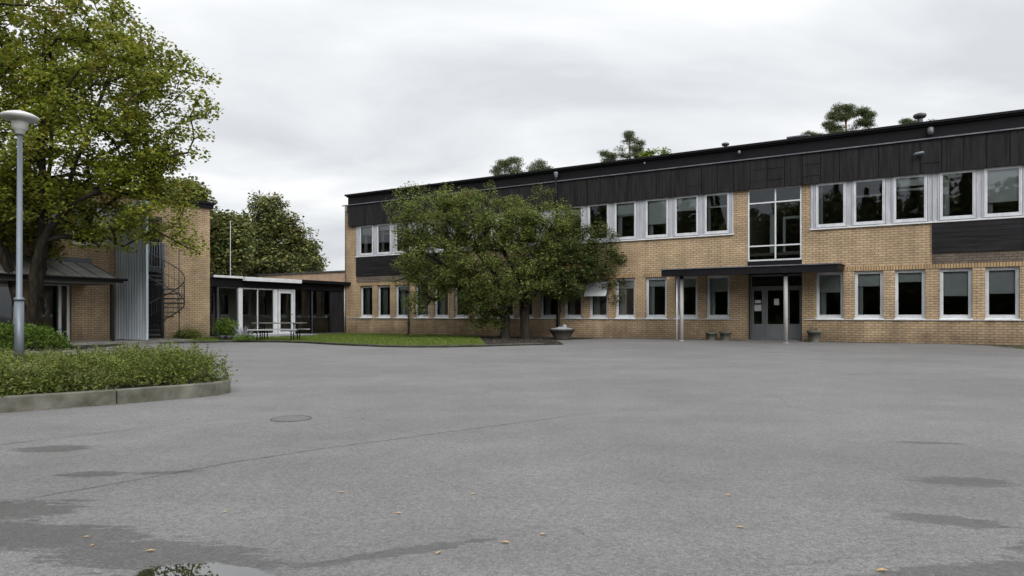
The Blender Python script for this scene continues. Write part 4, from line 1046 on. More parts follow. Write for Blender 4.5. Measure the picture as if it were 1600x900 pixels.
# round tree in front of the long facade
D = 29.3
L2 = [(690, 350, 70, 48, -.2, 1.7), (650, 345, 38, 45, 0, 1.1), (755, 350, 75, 50, -.2, 1.7), (700, 405, 75, 50, -.3, 1.8), (790, 430, 85, 55, -.5, 1.9), (855, 375, 55, 50, -.1, 1.5), (640, 415, 30, 40, 0, .9),
      (655, 460, 28, 28, 0, .7), (758, 478, 42, 36, -.4, 1.1), (850, 430, 50, 45, -.3, 1.4), (805, 345, 50, 38, -.2, 1.3), (870, 345, 36, 30, 0, 1.0), (720, 318, 50, 20, -.1, 1.), (680, 440, 40, 32, -.1, 1.), (765, 500, 22, 16, -.2, .5), (730, 445, 50, 35, -.2, 1.3)]
lob = [px_lobe(D, *l) for l in L2]
stems = [[px_pt(D, 789, 530), px_pt(D, 790, 500), px_pt(D, 782, 460), px_pt(D, 760, 410), px_pt(D, 730, 370), px_pt(D, 690, 340)],
         [px_pt(D, 821, 530), px_pt(D, 820, 500), px_pt(D, 822, 450), px_pt(D, 830, 400), px_pt(D, 850, 350)],
         ['from', px_pt(D, 782, 460), px_pt(D, 740, 430, -.2), px_pt(D, 690, 410, -.3), px_pt(D, 650, 390)],
         ['from', px_pt(D, 822, 450), px_pt(D, 790, 400, -.2), px_pt(D, 770, 340, -.2)]]
ex = [px_pt(D, x, y) for x, y in ((622, 300), (626, 312), (640, 292), (655, 295), (698, 293), (700, 305), (765, 290), (768, 302), (760, 315), (700, 320), (840, 296), (836, 310), (858, 300), (855, 316), (845, 325), (606, 320), (612, 330), (640, 305), (645, 490), (640, 478), (615, 440), (680, 302), (725, 300), (745, 312), (735, 308), (880, 318))]
tree('cherry_tree', 'bushy round tree with two dark stems against the brick facade', 'tree', px_pt(D, 805, 530), stems, lob, 1150, M['leaf_mid'], M['bark'], 5,
     leaves=64, spread=0.32, size=0.10, base_r=0.23, extra=ex, gap=0.35, gscale=1.3, step=0.25, aspect=0.5)
D = 28.7
L3 = [(915, 385, 50, 42, 0, 1.2), (935, 415, 42, 30, 0, 1.1), (885, 440, 40, 32, -.1, 1.0), (895, 385, 35, 42, 0, 1.0), (958, 440, 16, 14, 0, .5), (900, 415, 45, 40, 0, 1.0)]
stems = [[px_pt(D, 874, 512), px_pt(D, 875, 470), px_pt(D, 879, 440), px_pt(D, 892, 405), px_pt(D, 905, 370)], ['from', px_pt(D, 879, 440), px_pt(D, 905, 430), px_pt(D, 940, 420)]]
tree('sapling_tree', 'small dark tree with thin stem and orange tinged leaves in the concrete bowl', 'tree', px_pt(D, 874, 512), stems, [px_lobe(D, *l) for l in L3], 300, M['leaf_sap'], M['bark'], 8,
     leaves=60, spread=0.28, size=0.105, base_r=0.05, gap=0.35, gscale=1.4, step=0.22, aspect=0.5, extra=[px_pt(D, x, y) for x, y in ((972, 400), (980, 420), (975, 440), (968, 462), (960, 470), (938, 350), (950, 362))])
bx, by = gpt(878, 531.5)
t = thing('planter_bowl', 'round dark concrete bowl of pale gravel under the facade tree', 'planter', (bx, by, 0.0))
mb = MB(); mb.lathe([(0, 0.02), (0.34, 0.02), (0.34, 0.05), (0.30, 0.06), (0.50, 0.36), (0.54, 0.40), (0.54, 0.46), (0.49, 0.46), (0.46, 0.42), (0, 0.42)], 36); mb.build('bowl', M['bowlc'], t)
mb = MB(); mb.lathe([(0.48, 0.43), (0.40, 0.48), (0.25, 0.51), (0.12, 0.55), (0, 0.56)], 24)
for v_i, v in enumerate(mb.v): mb.v[v_i] = (v[0], v[1], v[2]+0.02*math.sin(v[0]*31+v[1]*17))
mb.lathe([(0.12, 0.50), (0.09, 0.60), (0.03, 0.66), (0, 0.66)], 8, (0.10, 0.0, 0)); mb.build('gravel_fill', M['gravel'], t)

# far broadleaf trees behind the link
def far_tree(D, lobes, trunk_px, label, seed, n_att=260, m='leaf_far', leaves=46, spread=0.75, size=0.26, base_r=0.35, name='oak_tree', bark='bark', up=0.6, flat=0.6, extra=None, aspect=.7, gap=0.4):
    if name == 'pine_tree': lobes = [(l[0], l[1], l[2]*1.2, l[3]*1.35) for l in lobes]
    lob = [px_lobe(D, *l) for l in lobes]; b = (px_pt(D, trunk_px[0][0], 492)[0], D, 0.0)
    st = [[b] + [px_pt(D, *p) for p in trunk_px]]
    return tree(name, label, 'tree', b, st, lob, n_att, M[m], M[bark], seed, leaves=leaves, spread=spread, size=size, base_r=base_r, group='trees beyond the school', gap=gap, gscale=0.45, step=0.7, flat=flat, up=up, extra=extra, aspect=aspect)
far_tree(56, [(413, 322, 26, 14), (396, 345, 24, 14), (436, 345, 24, 16), (385, 368, 20, 14), (420, 366, 26, 16), (455, 368, 20, 16), (398, 392, 30, 14), (438, 392, 26, 14), (472, 388, 22, 14), (486, 408, 18, 12), (410, 415, 40, 16), (455, 414, 34, 16)], [(422, 450), (424, 400), (423, 340)], 'broad dark oak standing behind the low link corridor', 21, n_att=520, leaves=44, size=0.24, spread=0.65,
         extra=[px_pt(56, *p) for p in ((400, 308), (430, 307), (443, 318), (462, 338), (468, 350), (486, 362), (494, 384), (503, 408), (375, 340), (380, 352))])
far_tree(50, [(345, 370, 40, 38), (335, 400, 42, 40), (360, 385, 30, 40), (345, 350, 24, 16)], [(340, 450), (342, 400), (344, 360)], 'dense green tree beside the brick wing corner and flagpole', 22, n_att=380, leaves=70)
far_tree(46, [(285, 305, 32, 24), (265, 320, 45, 35), (300, 330, 30, 30)], [(280, 400), (282, 340), (285, 310)], 'brownish tree showing over the left wing roof', 23, n_att=260, leaves=60)
far_tree(64, [(455, 412, 40, 22), (400, 415, 60, 20), (490, 418, 12, 8)], [(455, 440), (455, 410)], 'low yellowish tree under the oak behind the link roof', 24, n_att=220, m='leaf_far', leaves=55, size=0.3)
# pines and a lime above the long roof
def pine(D, clumps, trunk_px, label, seed, n_att=110, br=0.16, leaves=110, spread=0.55):
    return far_tree(D, clumps, trunk_px, label, seed, n_att=int(n_att*2.4), m='needle', leaves=56, spread=0.36, size=0.17, base_r=br, name='pine_tree', bark='bark_pine', up=0.1, flat=0.5, aspect=0.22, gap=0.1)
pine(62, [(788, 256, 11, 5), (803, 250, 9, 4), (815, 259, 7, 4), (776, 266, 8, 4), (795, 264, 9, 4), (782, 276, 12, 4), (808, 270, 10, 4), (795, 286, 22, 6)], [(796, 330), (798, 285), (798, 252)], 'flat topped pine above the roof left of the other roofline pines', 31)
pine(64, [(842, 256, 8, 4), (833, 264, 7, 4), (851, 264, 8, 4), (840, 272, 12, 4), (842, 284, 16, 6)], [(840, 330), (840, 285), (842, 258)], 'small round pine just above the roof beside the flat topped pine', 32, 60)
pine(60, [(982, 211, 6, 4), (978, 219, 7, 3), (988, 222, 8, 4), (971, 231, 8, 3), (992, 233, 10, 4), (1001, 227, 4, 5), (944, 240, 7, 3), (957, 244, 9, 3), (975, 243, 9, 4), (998, 243, 9, 4), (950, 252, 7, 3), (966, 254, 12, 4), (992, 256, 14, 5), (980, 270, 26, 6)], [(984, 320), (984, 260), (983, 212)], 'layered pine with a long left branch above the mid roof', 33, 150)
far_tree(58, [(1020, 240, 9, 5), (1036, 238, 8, 4), (1008, 246, 9, 5), (1043, 243, 5, 3), (1024, 254, 22, 8)], [(1022, 320), (1022, 250)], 'lime green tree top right of the layered pine', 34, 90, 'leaf_lime', leaves=30, spread=0.45, size=0.2, name='lime_tree', base_r=0.12)
pine(58, [(1310, 170, 9, 5), (1326, 169, 9, 4), (1299, 182, 8, 6), (1296, 195, 6, 4), (1314, 184, 8, 4), (1330, 180, 8, 4), (1347, 175, 8, 4), (1358, 182, 7, 5), (1350, 191, 10, 4), (1360, 197, 5, 4), (1306, 203, 9, 5), (1336, 201, 12, 5), (1352, 206, 9, 4), (1322, 212, 24, 5)], [(1322, 300), (1323, 215), (1322, 195), (1326, 172)], 'tall round topped pine high above the roof on the right', 35, 150)
pine(66, [(1262, 211, 8, 3), (1248, 219, 9, 3), (1278, 214, 7, 3), (1240, 224, 6, 3), (1262, 224, 16, 4)], [(1262, 300), (1262, 220)], 'low pine top behind the roof box', 36, 50)
pine(64, [(1415, 190, 5, 3), (1424, 193, 6, 3), (1418, 198, 9, 3), (1455, 190, 6, 2), (1450, 196, 8, 3)], [(1430, 300), (1430, 200)], 'dark pine tip behind the large roof vent', 37, 45)

# flagpole
D = 47; p0 = px_pt(D, 360, 492); t = thing('flagpole', 'thin white flagpole in front of the trees beyond the link', 'flagpole', (p0[0], D, 0))
mb = MB(); mb.tube([(0, 0, 0), (0, 0, 7.4)], [0.032, 0.018], 10); mb.build('pole', M['alu_panel'], t)
mb = MB(); mb.lathe([(0, 7.5), (0.035, 7.46), (0.04, 7.42), (0.02, 7.39)], 10); mb.build('finial', M['white'], t)

# ------------------------------------------------------------------ planter island with hedge and lamp
front = [(-11.5, 3.2), (-9.2, 4.55), (-7.3, 5.88), (-5.49, 7.32), (-4.64, 8.02), (-4.05, 8.62), (-3.83, 8.95)]
endp = [(-3.80, 9.22), (-3.95, 9.55), (-4.24, 9.93), (-4.62, 10.3), (-5.2, 10.9), (-6.2, 11.4), (-8.5, 12.2), (-12.5, 13.0)]
line = front + endp
def densify(pts, d):
    out = []
    for a, b in zip(pts[:-1], pts[1:]):
        L_ = math.hypot(b[0]-a[0], b[1]-a[1]); k = max(1, round(L_/d)); out += [(a[0]+(b[0]-a[0])*i/k, a[1]+(b[1]-a[1])*i/k) for i in range(k)]
    return out + [pts[-1]]
def kerb_stones(pts, idxs, label):
    t = thing('planter_kerb', label, 'kerb', (0, 0, 0))
    for a, b in idxs:
        seg_ = densify(pts[a:b+1], 0.25)
        # shorten both ends by 6 mm so the joint shows
        def sh(p, q): L_ = math.hypot(q[0]-p[0], q[1]-p[1]); return (p[0]+(q[0]-p[0])*0.006/L_, p[1]+(q[1]-p[1])*0.006/L_)
        seg_[0] = sh(seg_[0], seg_[1]); seg_[-1] = sh(seg_[-1], seg_[-2])
        o_, i_ = [Vector((*p, 0)) for p in seg_], ribbon(seg_, 0.13)[0]
        mb = MB(); n = len(seg_); base_i = 0
        for z in (-0.05, 0.168): mb.v += [(p.x, p.y, z) for p in o_] + [(p.x, p.y, z) for p in i_]
        T = 2*n
        for k in range(n-1):
            for q in ((k, k+1, T+k+1, T+k), (n+k+1, n+k, T+n+k, T+n+k+1), (T+k, T+k+1, T+n+k+1, T+n+k)): mb.f.append(q); mb.sm.append(False)
        mb.f += [(0, T, T+n, n), (n-1, 2*n-1, T+2*n-1, T+n-1)]; mb.sm += [False, False]
        mb.build('kerb_stone', M['concrete'], t, bevel=0.012)
    return t
kerb_stones(line, [(0, 1), (1, 2), (2, 4), (4, 6), (6, 9), (9, 11), (11, 12), (12, 13), (13, 14)], 'long low concrete kerb around the front hedge bed')
inner = ribbon(densify(line, 0.3), 0.12)[0]
poly = [(p.x, p.y) for p in inner] + [(-14, 13), (-14, 3)]
mb = MB(); mb.prism(poly[::-1] if False else poly, 0.0, 0.10); tag(mb.build('planting_soil', M['soil']), kind='structure')
# hedge: leaf shoots over a bumpy volume
from mathutils import noise as mnoise
def hedge(name, label, inside, bounds, htop, zbase, n_shoot, lv, m, size, parent_label=None, edge_fn=None, sh_len=0.14, aspect=0.45, up=0.4):
    rs = np.random.default_rng(17); t = thing(name, label, 'hedge', (bounds[0], bounds[2], zbase)); org = np.array([bounds[0], bounds[2], zbase])
    pts, dr = [], []
    while len(pts) < n_shoot:
        x, y = rs.uniform(bounds[0], bounds[1]), rs.uniform(bounds[2], bounds[3])
        e = edge_fn(x, y)
        if e <= 0: continue
        H_ = htop(x, y)*min(1, (e/0.34))**0.5
        u_ = rs.random()
        z = zbase + H_*(1-0.55*u_**2.0 if e > 0.45 else rs.uniform(0.12, 1.0))
        pts.append((x, y, z)); dr.append((rs.normal(0, .5), rs.normal(0, .5), 0.9 if e > .3 else .4))
    pts = np.array(pts); dr = np.array(dr); dr /= np.linalg.norm(dr, axis=1)[:, None]
    ln = sh_len*rs.uniform(0.5, 1.5, len(pts))
    k = lv; f_ = np.tile(np.linspace(0.0, 1.0, k), len(pts))
    c = np.repeat(pts, k, 0) + np.repeat(dr*ln[:, None], k, 0)*f_[:, None] + rs.normal(0, 0.018, (len(pts)*k, 3))
    leaves_mesh('foliage', c-org, m, size, aspect, up, t, outward=np.repeat(dr, k, 0)*0.8)
    # twigs
    sub = pts[rs.choice(len(pts), min(len(pts), 1800), replace=False)]
    b = sub.copy(); b[:, 2] = np.maximum(zbase, b[:, 2]-0.35); b[:, :2] += rs.normal(0, 0.1, (len(b), 2)); w = np.array([0.004, 0, 0])
    v = np.stack([b-w, b+w, sub+w*0.5, sub-w*0.5], 1).reshape(-1, 3)-org
    np_mesh('twigs', v, np.arange(len(v)).reshape(-1, 4), M['twig'], t)
    return t
P_in = [(p.x, p.y) for p in ribbon(densify(line, 0.2), 0.10)[0]]
P_np = np.array(P_in)
poly_h = P_in + [(-14, 13), (-14, 3)]
def edge1(x, y):
    if not in_poly(x, y, poly_h): return 0
    return float(np.min(np.hypot(P_np[:, 0]-x, P_np[:, 1]-y)))
def mound_hedge(name, label, poly_, edge, n_m, bounds, m, size):
    rs = np.random.default_rng(23); org = np.array([-7.0, 8.0, 0.1]); t = thing(name, label, 'hedge', tuple(org)); ms = []
    while len(ms) < n_m:
        x, y = rs.uniform(bounds[0], bounds[1]), rs.uniform(bounds[2], bounds[3]); e = edge(x, y)
        if e < 0.30: continue
        if any(math.hypot(x-q[0], y-q[1]) < 0.40 for q in ms): continue
        h = 0.30 + 0.10*max(0, min(1, (x+7.0)/3)) + rs.uniform(-0.08, 0.09) - (0.05 if y > 10.6 else 0)
        ms.append((x, y, rs.uniform(0.38, 0.56), h))
    pts, dr = [], []
    for x, y, rr, h in ms:
        k = 340; d = rs.normal(0, 1, (k, 3)); d[:, 2] = np.abs(d[:, 2]); d /= np.linalg.norm(d, axis=1)[:, None]
        sh = rs.uniform(0.35, 1.0, k)**0.5; lump = 1 + 0.20*np.sin(d[:, 0]*7+x*5)*np.sin(d[:, 1]*6+y*4)
        p = np.column_stack([x + d[:, 0]*rr*sh*lump, y + d[:, 1]*rr*sh*lump, 0.10 + d[:, 2]*h*sh*lump + 0.03])
        pts.append(p); dd = d*[0.8, 0.8, 0.9] + [0, 0, 0.35] + rs.normal(0, 0.25, (k, 3)); dr.append(dd/np.linalg.norm(dd, axis=1)[:, None])
    pts = np.concatenate(pts); dr = np.concatenate(dr); ln = 0.10*rs.uniform(0.4, 1.6, len(pts)); k = 8
    f_ = np.tile(np.linspace(0, 1, k), len(pts))
    c = np.repeat(pts, k, 0) + np.repeat(dr*ln[:, None], k, 0)*f_[:, None] + rs.normal(0, 0.014, (len(pts)*k, 3))
    leaves_mesh('foliage', c-org, m, size, 0.42, 0.3, t, outward=np.repeat(dr, k, 0)*1.2)
    sub = rs.choice(len(pts), 2500, replace=False); e_ = pts[sub]; b_ = e_.copy(); b_[:, 2] = 0.1; b_[:, :2] -= dr[sub][:, :2]*0.2; w = np.array([0.004, 0, 0])
    v = np.stack([b_-w, b_+w, e_+w*0.5, e_-w*0.5], 1).reshape(-1, 3)-org
    np_mesh('twigs', v, np.arange(len(v)).reshape(-1, 4), M['twig'], t)
    return t
mound_hedge('low_hedge', 'low bushy hedge filling the kerbed bed in the foreground', poly_h, edge1, 135, (-12, -3.7, 3.5, 12.9), M['hedge'], 0.042)
# second hedge under the maple
def edge2(x, y):
    cx, cy, rx, ry = -17.3, 20.9, 3.75, 0.75
    r_ = math.hypot((x-cx)/rx, (y-cy)/ry); return max(0, (1-r_)*2.2)
def ht2(x, y): return 0.58 + 0.12*mnoise.noise(Vector((x*0.8, y*0.8, 7.3)))
hedge('laurel_hedge', 'bright green hedge at the foot of the maple trunk', None, (-21.5, -13.3, 20.1, 21.7), ht2, 0.0, 5200, 8, M['hedge2'], 0.085, edge_fn=edge2, sh_len=0.2, aspect=0.4)
for nm, pts_ in (('verge', [(-22, 19.6), (-13.6, 19.8), (-13.0, 21), (-13.6, 24.0), (-24, 23.2)]),): poly_sheet(nm, pts_, 0.03, M['soil'])

# street lamp in the hedge bed
D = 9.6; lx = (30-800)/F*D
t = thing('street_lamp', 'grey pole lamp with white disc shade rising from the front hedge', 'street lamp', (lx, D, 0.08))
mb = MB(); mb.tube([(0, 0, 0), (0, 0, 1.17)], 0.058, 16); mb.build('base_sleeve', M['galv'], t)
mb = MB(); mb.tube([(0, 0, 1.17), (0, 0, 1.20), (0.0, 0, 1.225), (0.01, 0, 3.52)], [0.066, 0.066, 0.038, 0.031], 16); mb.build('pole', M['galv'], t)
mb = MB(); mb.lathe([(0.04, 3.50), (0.06, 3.51), (0.065, 3.56), (0.095, 3.58), (0.105, 3.68), (0.11, 3.70)], 24, (0.01, 0, 0)); mb.build('lamp_housing', M['lamp_white'], t)
mb = MB(); mb.lathe([(0.10, 3.695), (0.17, 3.70), (0.212, 3.722), (0.228, 3.748), (0.225, 3.764), (0.17, 3.795), (0.10, 3.82), (0.02, 3.83), (0.02, 3.845), (0, 3.847)], 40, (0.01, 0, 0)); mb.build('lamp_shade', M['lamp_white'], t)

# ------------------------------------------------------------------ picnic table, shrubs, pots by the link
px_, py_ = gpt(437, 531.5, 0.05)
t = thing('picnic_table', 'grey picnic table with attached benches on the lawn', 'picnic table', (px_, py_, 0.045), R(2))
def slats(y0, y1, z, n, m, nm, x0=-0.98, x1=0.98, th=0.035):
    for i in range(n):
        a = y0+(y1-y0)*i/n; b = y0+(y1-y0)*(i+1)/n-0.012
        q = MB(); q.box(x0, x1, a, b, z-th, z); q.build(nm, m, t, bevel=0.004)
slats(-0.36, 0.36, 0.70, 5, M['wood'], 'table_board')
slats(-0.80, -0.53, 0.44, 2, M['wood_white'], 'bench_board', -1.0, 0.85); slats(0.53, 0.80, 0.44, 2, M['wood_white'], 'bench_board', -0.9, 1.0)
for x in (-0.68, 0.62):
    q = MB(); q.tube([(x, -0.80, 0.385), (x, 0.80, 0.385)], 0.028, 6); q.build('crossbar', M['pipe'], t)
    q = MB(); q.tube([(x, -0.30, 0.66), (x, 0.30, 0.66)], 0.025, 6); q.build('crossbar', M['pipe'], t)
    for s_ in (-1, 1):
        q = MB(); q.tube([(x, 0.62*s_, 0.0), (x, 0.60*s_, 0.385)], 0.024, 6); q.build('leg', M['pipe'], t)
        q = MB(); q.tube([(x, 0.26*s_, 0.0), (x, 0.22*s_, 0.66)], 0.024, 6); q.build('leg', M['pipe'], t)
q = MB(); q.tube([(-0.68, 0, 0.05), (-0.68, 0, 0.66)], 0.02, 6); q.tube([(-1.0, -0.66, 0.02), (1.15, -0.66, 0.02)], 0.02, 6); q.build('skid', M['pipe'], t)

def shrub(name, label, base, blobs, n, m, size, seed, cat='shrub', up=0.5, aspect=0.45, stems=10, group=None, spread=.12):
    rs = np.random.default_rng(seed); b = np.array(base); t = thing(name, label, cat, tuple(base), 0, group); mb = MB(); c = []
    tot = sum(q[3] for q in blobs)
    for q in blobs:
        k = int(n*q[3]/tot); d = rs.normal(0, 1, (k, 3)); d /= np.linalg.norm(d, axis=1)[:, None]; d *= (rs.random(k)**0.4)[:, None]
        c.append(d*np.array([q[3], q[3], q[4]]) + np.array(q[:3]))
    c = np.concatenate(c); c = np.repeat(c[:len(c)//3], 3, 0) + rs.normal(0, spread*0.5, (len(c)//3*3, 3)); c[:, 2] = np.maximum(c[:, 2], 0.03)
    for i in range(stems):
        e_ = c[rs.integers(len(c))]; mb.tube([(e_[0]*0.15, e_[1]*0.15, 0), tuple(e_*[0.6, 0.6, 0.55]), tuple(e_)], [0.014, 0.010, 0.004], 5)
    mb.build('stems', M['twig'], t); leaves_mesh('foliage', c, m, size, aspect, up, t); return t
gx, gy = gpt(348, 529.5, 0.05)
shrub('bush', 'leafy green bush against the left panes of the link', (gx, gy+0.3, 0.045), [(0, 0, 0.45, 0.5, 0.42), (0.2, 0, 0.75, 0.3, 0.3), (-0.3, 0, 0.3, 0.3, 0.3), (0.25, 0, 0.4, 0.35, 0.3)], 2400, M['hedge2'], 0.09, 41)
gx, gy = gpt(286, 530, 0.05)
shrub('bush', 'low ragged bush at the foot of the brick beside the spiral stair', (gx, gy+0.5, 0.045), [(0, 0, 0.18, 0.55, 0.18), (-0.4, 0, 0.12, 0.35, 0.12), (0.25, 0, 0.38, 0.25, 0.2)], 1300, M['leaf_mid'], 0.10, 42)
gx, gy = gpt(312, 528, 0.05)
shrub('bush', 'small reddish bush near the brick corner of the left wing', (gx, gy+0.4, 0.045), [(0, 0, 0.35, 0.26, 0.22), (0.12, 0, 0.2, 0.15, 0.15)], 420, M['leaf_sap'], 0.09, 43)
gx, gy = gpt(382, 531, 0.05)
t = thing('grass_plant', 'pale variegated ornamental grass beside the picnic table', 'plant', (gx, gy, 0.045))
rs = np.random.default_rng(5); mb = MB()
for i in range(70):
    a_ = rs.random()*6.28; r_ = rs.random()*0.28; h_ = 0.25+rs.random()*0.35; x_, y_ = math.cos(a_)*r_, math.sin(a_)*r_*0.8
    mb.tube([(x_, y_, 0), (x_*1.25, y_*1.25, h_*0.6), (x_*1.9, y_*1.9, h_)], [0.012, 0.011, 0.003], 4, False)
mb.build('blades', M['gravel'], t)
gx, gy = gpt(382, 532.5, 0.05)
shrub('bush', 'low green tuft under the pale ornamental grass', (gx, gy, 0.045), [(0, 0, 0.1, 0.42, 0.14)], 900, M['hedge2'], 0.07, 44)
for i, (px1, lb) in enumerate(((347, 'dark round pot on its own at the lawn edge below the bush'), (356, 'dark round pot nearer the picnic table at the lawn edge'))):
    gx, gy = gpt(px1+2*i, 532.0, 0.05)
    t = thing('plant_pot', lb, 'plant pot', (gx, gy, 0.045), 0, 'dark pots at the lawn edge'); mb = MB(); mb.lathe([(0.09, 0), (0.13, 0.05), (0.15, 0.14), (0.14, 0.2), (0.12, 0.2), (0.1, 0.16), (0, 0.16)], 14); mb.build('pot', M['pot'], t)
    q = MB(); q.lathe([(0, 0.17), (0.118, 0.162)], 12); q.build('soil', M['soil'], t)
# patio slab in front of the glazed door
q = [leftw(-7.4, -1.3), leftw(-3.2, -1.3), leftw(-3.2, -0.02), leftw(-7.4, -0.02)]
mb = MB(); mb.prism([(p.x, p.y) for p in q], 0.0, 0.11); tag(mb.build('patio', M['gravel']), kind='structure')

# ------------------------------------------------------------------ weeds along the right wall, leaf litter, fallen leaves
q = [mainw(25.6, -0.02), mainw(25.8, -0.42), mainw(27.4, -0.85), mainw(30, -1.0), mainw(35, -0.9), mainw(35, -0.02)]
pl = [(p.x, p.y) for p in q[::-1]]
poly_sheet('weedy_verge', pl, 0.022, M['soil'])
tag(blades('weeds', pl, 3800, 0.045, 0.022, M['leaf_far'], 0.012, keep=lambda x, y: mnoise.noise(Vector((x*1.6, y*1.6, 3))) > -0.05), 'sparse brownish weeds and moss along the right wall foot', 'weeds', kind='stuff')
cl = []
rs = np.random.default_rng(77)
for i in range(len(front)-1):
    a, b = np.array(front[i]), np.array(front[i+1]); L_ = np.linalg.norm(b-a); d_ = (b-a)/L_; nrm_ = np.array([d_[1], -d_[0]])
    for k in range(int(L_*90)): p = a + d_*rs.random()*L_ + nrm_*abs(rs.normal(0, 0.022)+0.012); cl.append((p[0], p[1], 0.006))
lit = leaves_mesh('leaf_litter', np.array(cl), M['litter'], 0.018, 0.6, 3.0); tag(lit, 'thin line of brown leaf litter along the kerb foot', 'leaf litter', kind='stuff')
cl = []
while len(cl) < 700:
    x, y = rs.uniform(-3.5, 4.5), rs.uniform(24, 32)
    if in_poly(x, y, [tuple(p) for p in bed_pts]): cl.append((x, y, 0.04+rs.random()*0.01))
lit = leaves_mesh('leaf_litter', np.array(cl), M['litter'], 0.06, 0.6, 3.0); tag(lit, 'brown leaves scattered on the soil under the facade tree', 'leaf litter', kind='stuff')
def fallen(px, py, sc, rot, label):
    x, y = gpt(px, py); mb = MB(); n = 8; sc *= 0.8
    for i in range(n):
        f0, f1 = i/n, (i+1)/n
        w0, w1 = 0.22*math.sin(math.pi*f0)**0.8*(1-0.3*f0), 0.22*math.sin(math.pi*f1)**0.8*(1-0.3*f1)
        z0, z1 = 0.07*math.sin(f0*3.1)+0.03, 0.07*math.sin(f1*3.1)+0.03
        for s_ in (-1, 1):
            A_, B_, C_, D_ = (f0-.5, 0, z0), (f1-.5, 0, z1), (f1-.5, s_*w1, z1+w1*0.25), (f0-.5, s_*w0, z0+w0*0.25)
            if s_ > 0: mb.quad(A_, B_, C_, D_)
            else: mb.quad(B_, A_, D_, C_)
    mb.tube([(-0.5, 0, 0.04), (-0.75, 0.05, 0.1)], 0.015, 4)
    mb.v = [(v[0]*sc, v[1]*sc, v[2]*sc+0.003) for v in mb.v]
    o = mb.build('fallen_leaf', M['yellow_leaf']); o.location = (x, y, gh(x, y)); o.rotation_euler = (0, 0, R(rot)); tag(o, label, 'leaf', 'fallen leaves on the asphalt')
for a in ((623, 803, .055, 10, 'orange fallen leaf left of the middle of the yard'), (740, 773, .045, 30, 'pale fallen leaf farthest back in the middle of the yard'), (790, 849, .060, -10, 'bright yellow fallen leaf in the middle foreground'),
          (848, 836, .045, 15, 'small tan leaf just right of the bright yellow leaf'), (685, 865, .045, 60, 'dull brown leaf below the orange one'), (1138, 775, .05, 5, 'yellow leaf alone in the right half of the yard'),
          (1157, 825, .055, -12, 'tan leaf below the lone yellow leaf on the right'), (1379, 893, .065, 4, 'orange leaf at the bottom edge right of centre'), (534, 770, .045, 20, 'pale leaf above and left of the orange leaf'),
          (352, 801, .04, 40, 'dark curled leaf between the stain and the yard middle'), (235, 862, .055, 15, 'largest leaf on the damp patch by the puddle'), (135, 840, .04, 20, 'yellow leaf on the damp patch, topmost'),
          (145, 853, .032, 70, 'tiny leaf on the damp patch below another'), (568, 731, .04, 5, 'pale leaf nearest the seam on the left'), (497, 669, .05, 0, 'whitish leaf close to the round cover'), (350, 687, .05, 30, 'dark leaf between the two seams')):
    fallen(*a)
# dark strip with an uneven outer edge along the wall foot
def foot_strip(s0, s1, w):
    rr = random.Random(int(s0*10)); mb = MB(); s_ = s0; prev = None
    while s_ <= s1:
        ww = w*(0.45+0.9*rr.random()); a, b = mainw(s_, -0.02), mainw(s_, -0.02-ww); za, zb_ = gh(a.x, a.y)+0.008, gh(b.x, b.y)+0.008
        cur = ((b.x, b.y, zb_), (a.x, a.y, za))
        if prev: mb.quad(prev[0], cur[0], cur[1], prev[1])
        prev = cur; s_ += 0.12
    tag(mb.build('wall_foot_strip', M['soil']), kind='structure')
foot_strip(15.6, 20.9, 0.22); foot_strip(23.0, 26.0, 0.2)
# asphalt seams
def seam(pxs, w, name='asphalt_seam'):
    P = [Vector((*gpt(*p), 0)) for p in pxs]; rr = random.Random(len(pxs)+int(pxs[0][1])); mb = MB(); pts_ = []
    for a, b in zip(P[:-1], P[1:]):
        k = max(2, int((b-a).length/0.05)); pts_ += [a.lerp(b, i/k) for i in range(k)]
    pts_.append(P[-1]); L_, R_ = [], []; off_ = 0
    for i, p in enumerate(pts_):
        d_ = (pts_[min(i+1, len(pts_)-1)]-pts_[max(i-1, 0)]).normalized(); s_ = Vector((-d_.y, d_.x, 0)); off_ = off_*0.8+rr.gauss(0, 0.004)
        ww = w*(0.4+0.8*rr.random())*min(1, (len(pts_)-i)/40+0.15); L_.append(p+s_*(off_+ww)); R_.append(p+s_*(off_-ww))
    for i in range(len(pts_)-1): mb.quad((R_[i].x, R_[i].y, 0.004), (R_[i+1].x, R_[i+1].y, 0.004), (L_[i+1].x, L_[i+1].y, 0.004), (L_[i].x, L_[i].y, 0.004))
    tag(mb.build(name, M['seam']), kind='structure')
M['seam'] = mat('dark asphalt seam', (0.072, 0.070, 0.067), 0.95, 0.3, 9, 0.4, 90, spec=0.1)
seam([(-60, 702), (0, 695), (100, 683), (200, 672), (290, 661), (360, 654), (430, 650)], 0.005)
seam([(0, 787), (80, 773), (150, 762), (230, 747), (300, 734), (380, 720), (470, 706), (560, 694), (650, 682), (740, 670), (830, 658), (930, 645), (1010, 637)], 0.0042)
seam([(1160, 548), (1190, 545), (1212, 541), (1222, 538)], 0.012)
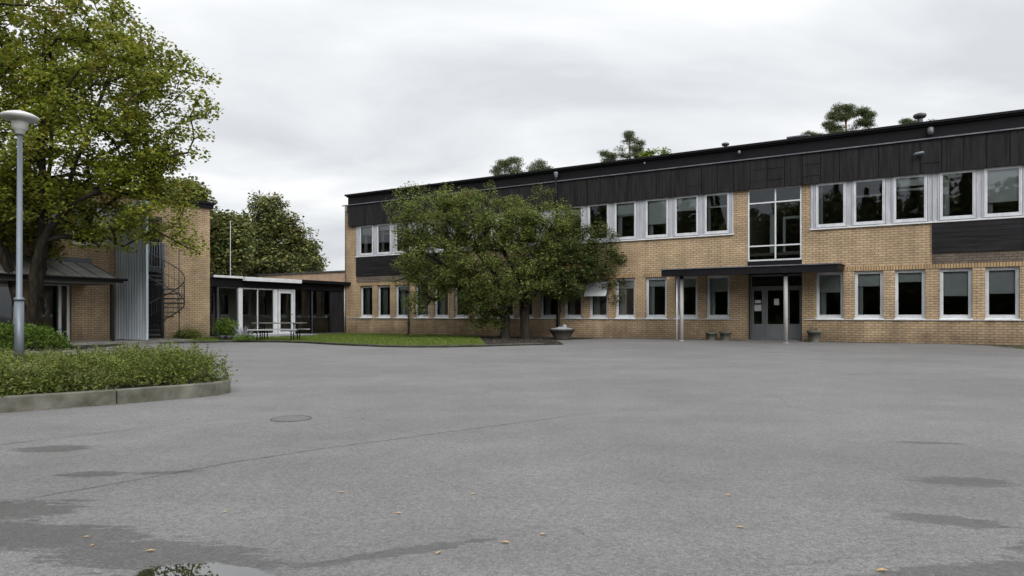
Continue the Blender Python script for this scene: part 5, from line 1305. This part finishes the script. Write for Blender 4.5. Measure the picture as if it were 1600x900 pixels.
# round cover
x, y = gpt(455, 654.5)
t = thing('manhole_cover', 'small round cover set flush in the asphalt near the hedge bed', 'manhole cover', (x, y, 0.0))
mb = MB(); mb.lathe([(0.20, 0.001), (0.20, 0.007), (0.185, 0.008), (0.184, 0.001)], 40); mb.build('rim', mat('cover rim', (0.085, 0.083, 0.08), 0.9, 0.2, 20), t)
mb = MB(); mb.lathe([(0.183, 0.0045), (0, 0.0055)], 40); mb.build('plate', mat('cover concrete', (0.122, 0.118, 0.115), 0.9, 0.15, 20, 0.8, 120), t)

# ------------------------------------------------------------------ the wood behind the photographer (mirrored in the panes)
rs = np.random.default_rng(99); C_, sizes = [], []
def spruce(x, y, h, w):
    n = int(800); f_ = rs.random(n)**0.7; a_ = rs.random(n)*6.28; r_ = w*(1-f_)*(0.6+0.4*rs.random(n))*(0.75+0.25*np.sin(f_*40))
    return np.column_stack([x+np.cos(a_)*r_, y+np.sin(a_)*r_, h*(0.08+0.92*f_)])
def round_tree(x, y, h, w):
    n = 900; d = rs.normal(0, 1, (n, 3)); d /= np.linalg.norm(d, axis=1)[:, None]; d *= (rs.random(n)**0.3)[:, None]
    return np.column_stack([x+d[:, 0]*w, y+d[:, 1]*w, h*0.55+d[:, 2]*h*0.45])
for i in range(270):
    a_ = R(rs.uniform(176, 310)); rr_ = rs.uniform(44, 66); x, y = rr_*math.cos(a_)*1.15, rr_*math.sin(a_)
    if y > -14 and x < 0 and False: continue
    if rs.random() < 0.35: C_.append(spruce(x, y, rs.uniform(13, 22), rs.uniform(3.2, 5.0)))
    else: C_.append(round_tree(x, y, rs.uniform(12, 18.5), rs.uniform(4, 6.5)))
for i in range(420):
    a_ = R(rs.uniform(172, 314)); rr_ = rs.uniform(44, 60); q_ = rs.normal(0, 1, (70, 3))*[1.6, 1.6, 1.7]; q_[:, 2] = np.abs(q_[:, 2]); C_.append(q_ + [rr_*math.cos(a_)*1.15, rr_*math.sin(a_), 0.2])
C_ = np.concatenate(C_)
wd = leaves_mesh('wood', C_, M['leaf_far'], 0.9, 0.7, 0.3); tag(wd, 'dark wood of spruce and leafy trees behind the yard', 'wood', kind='stuff')
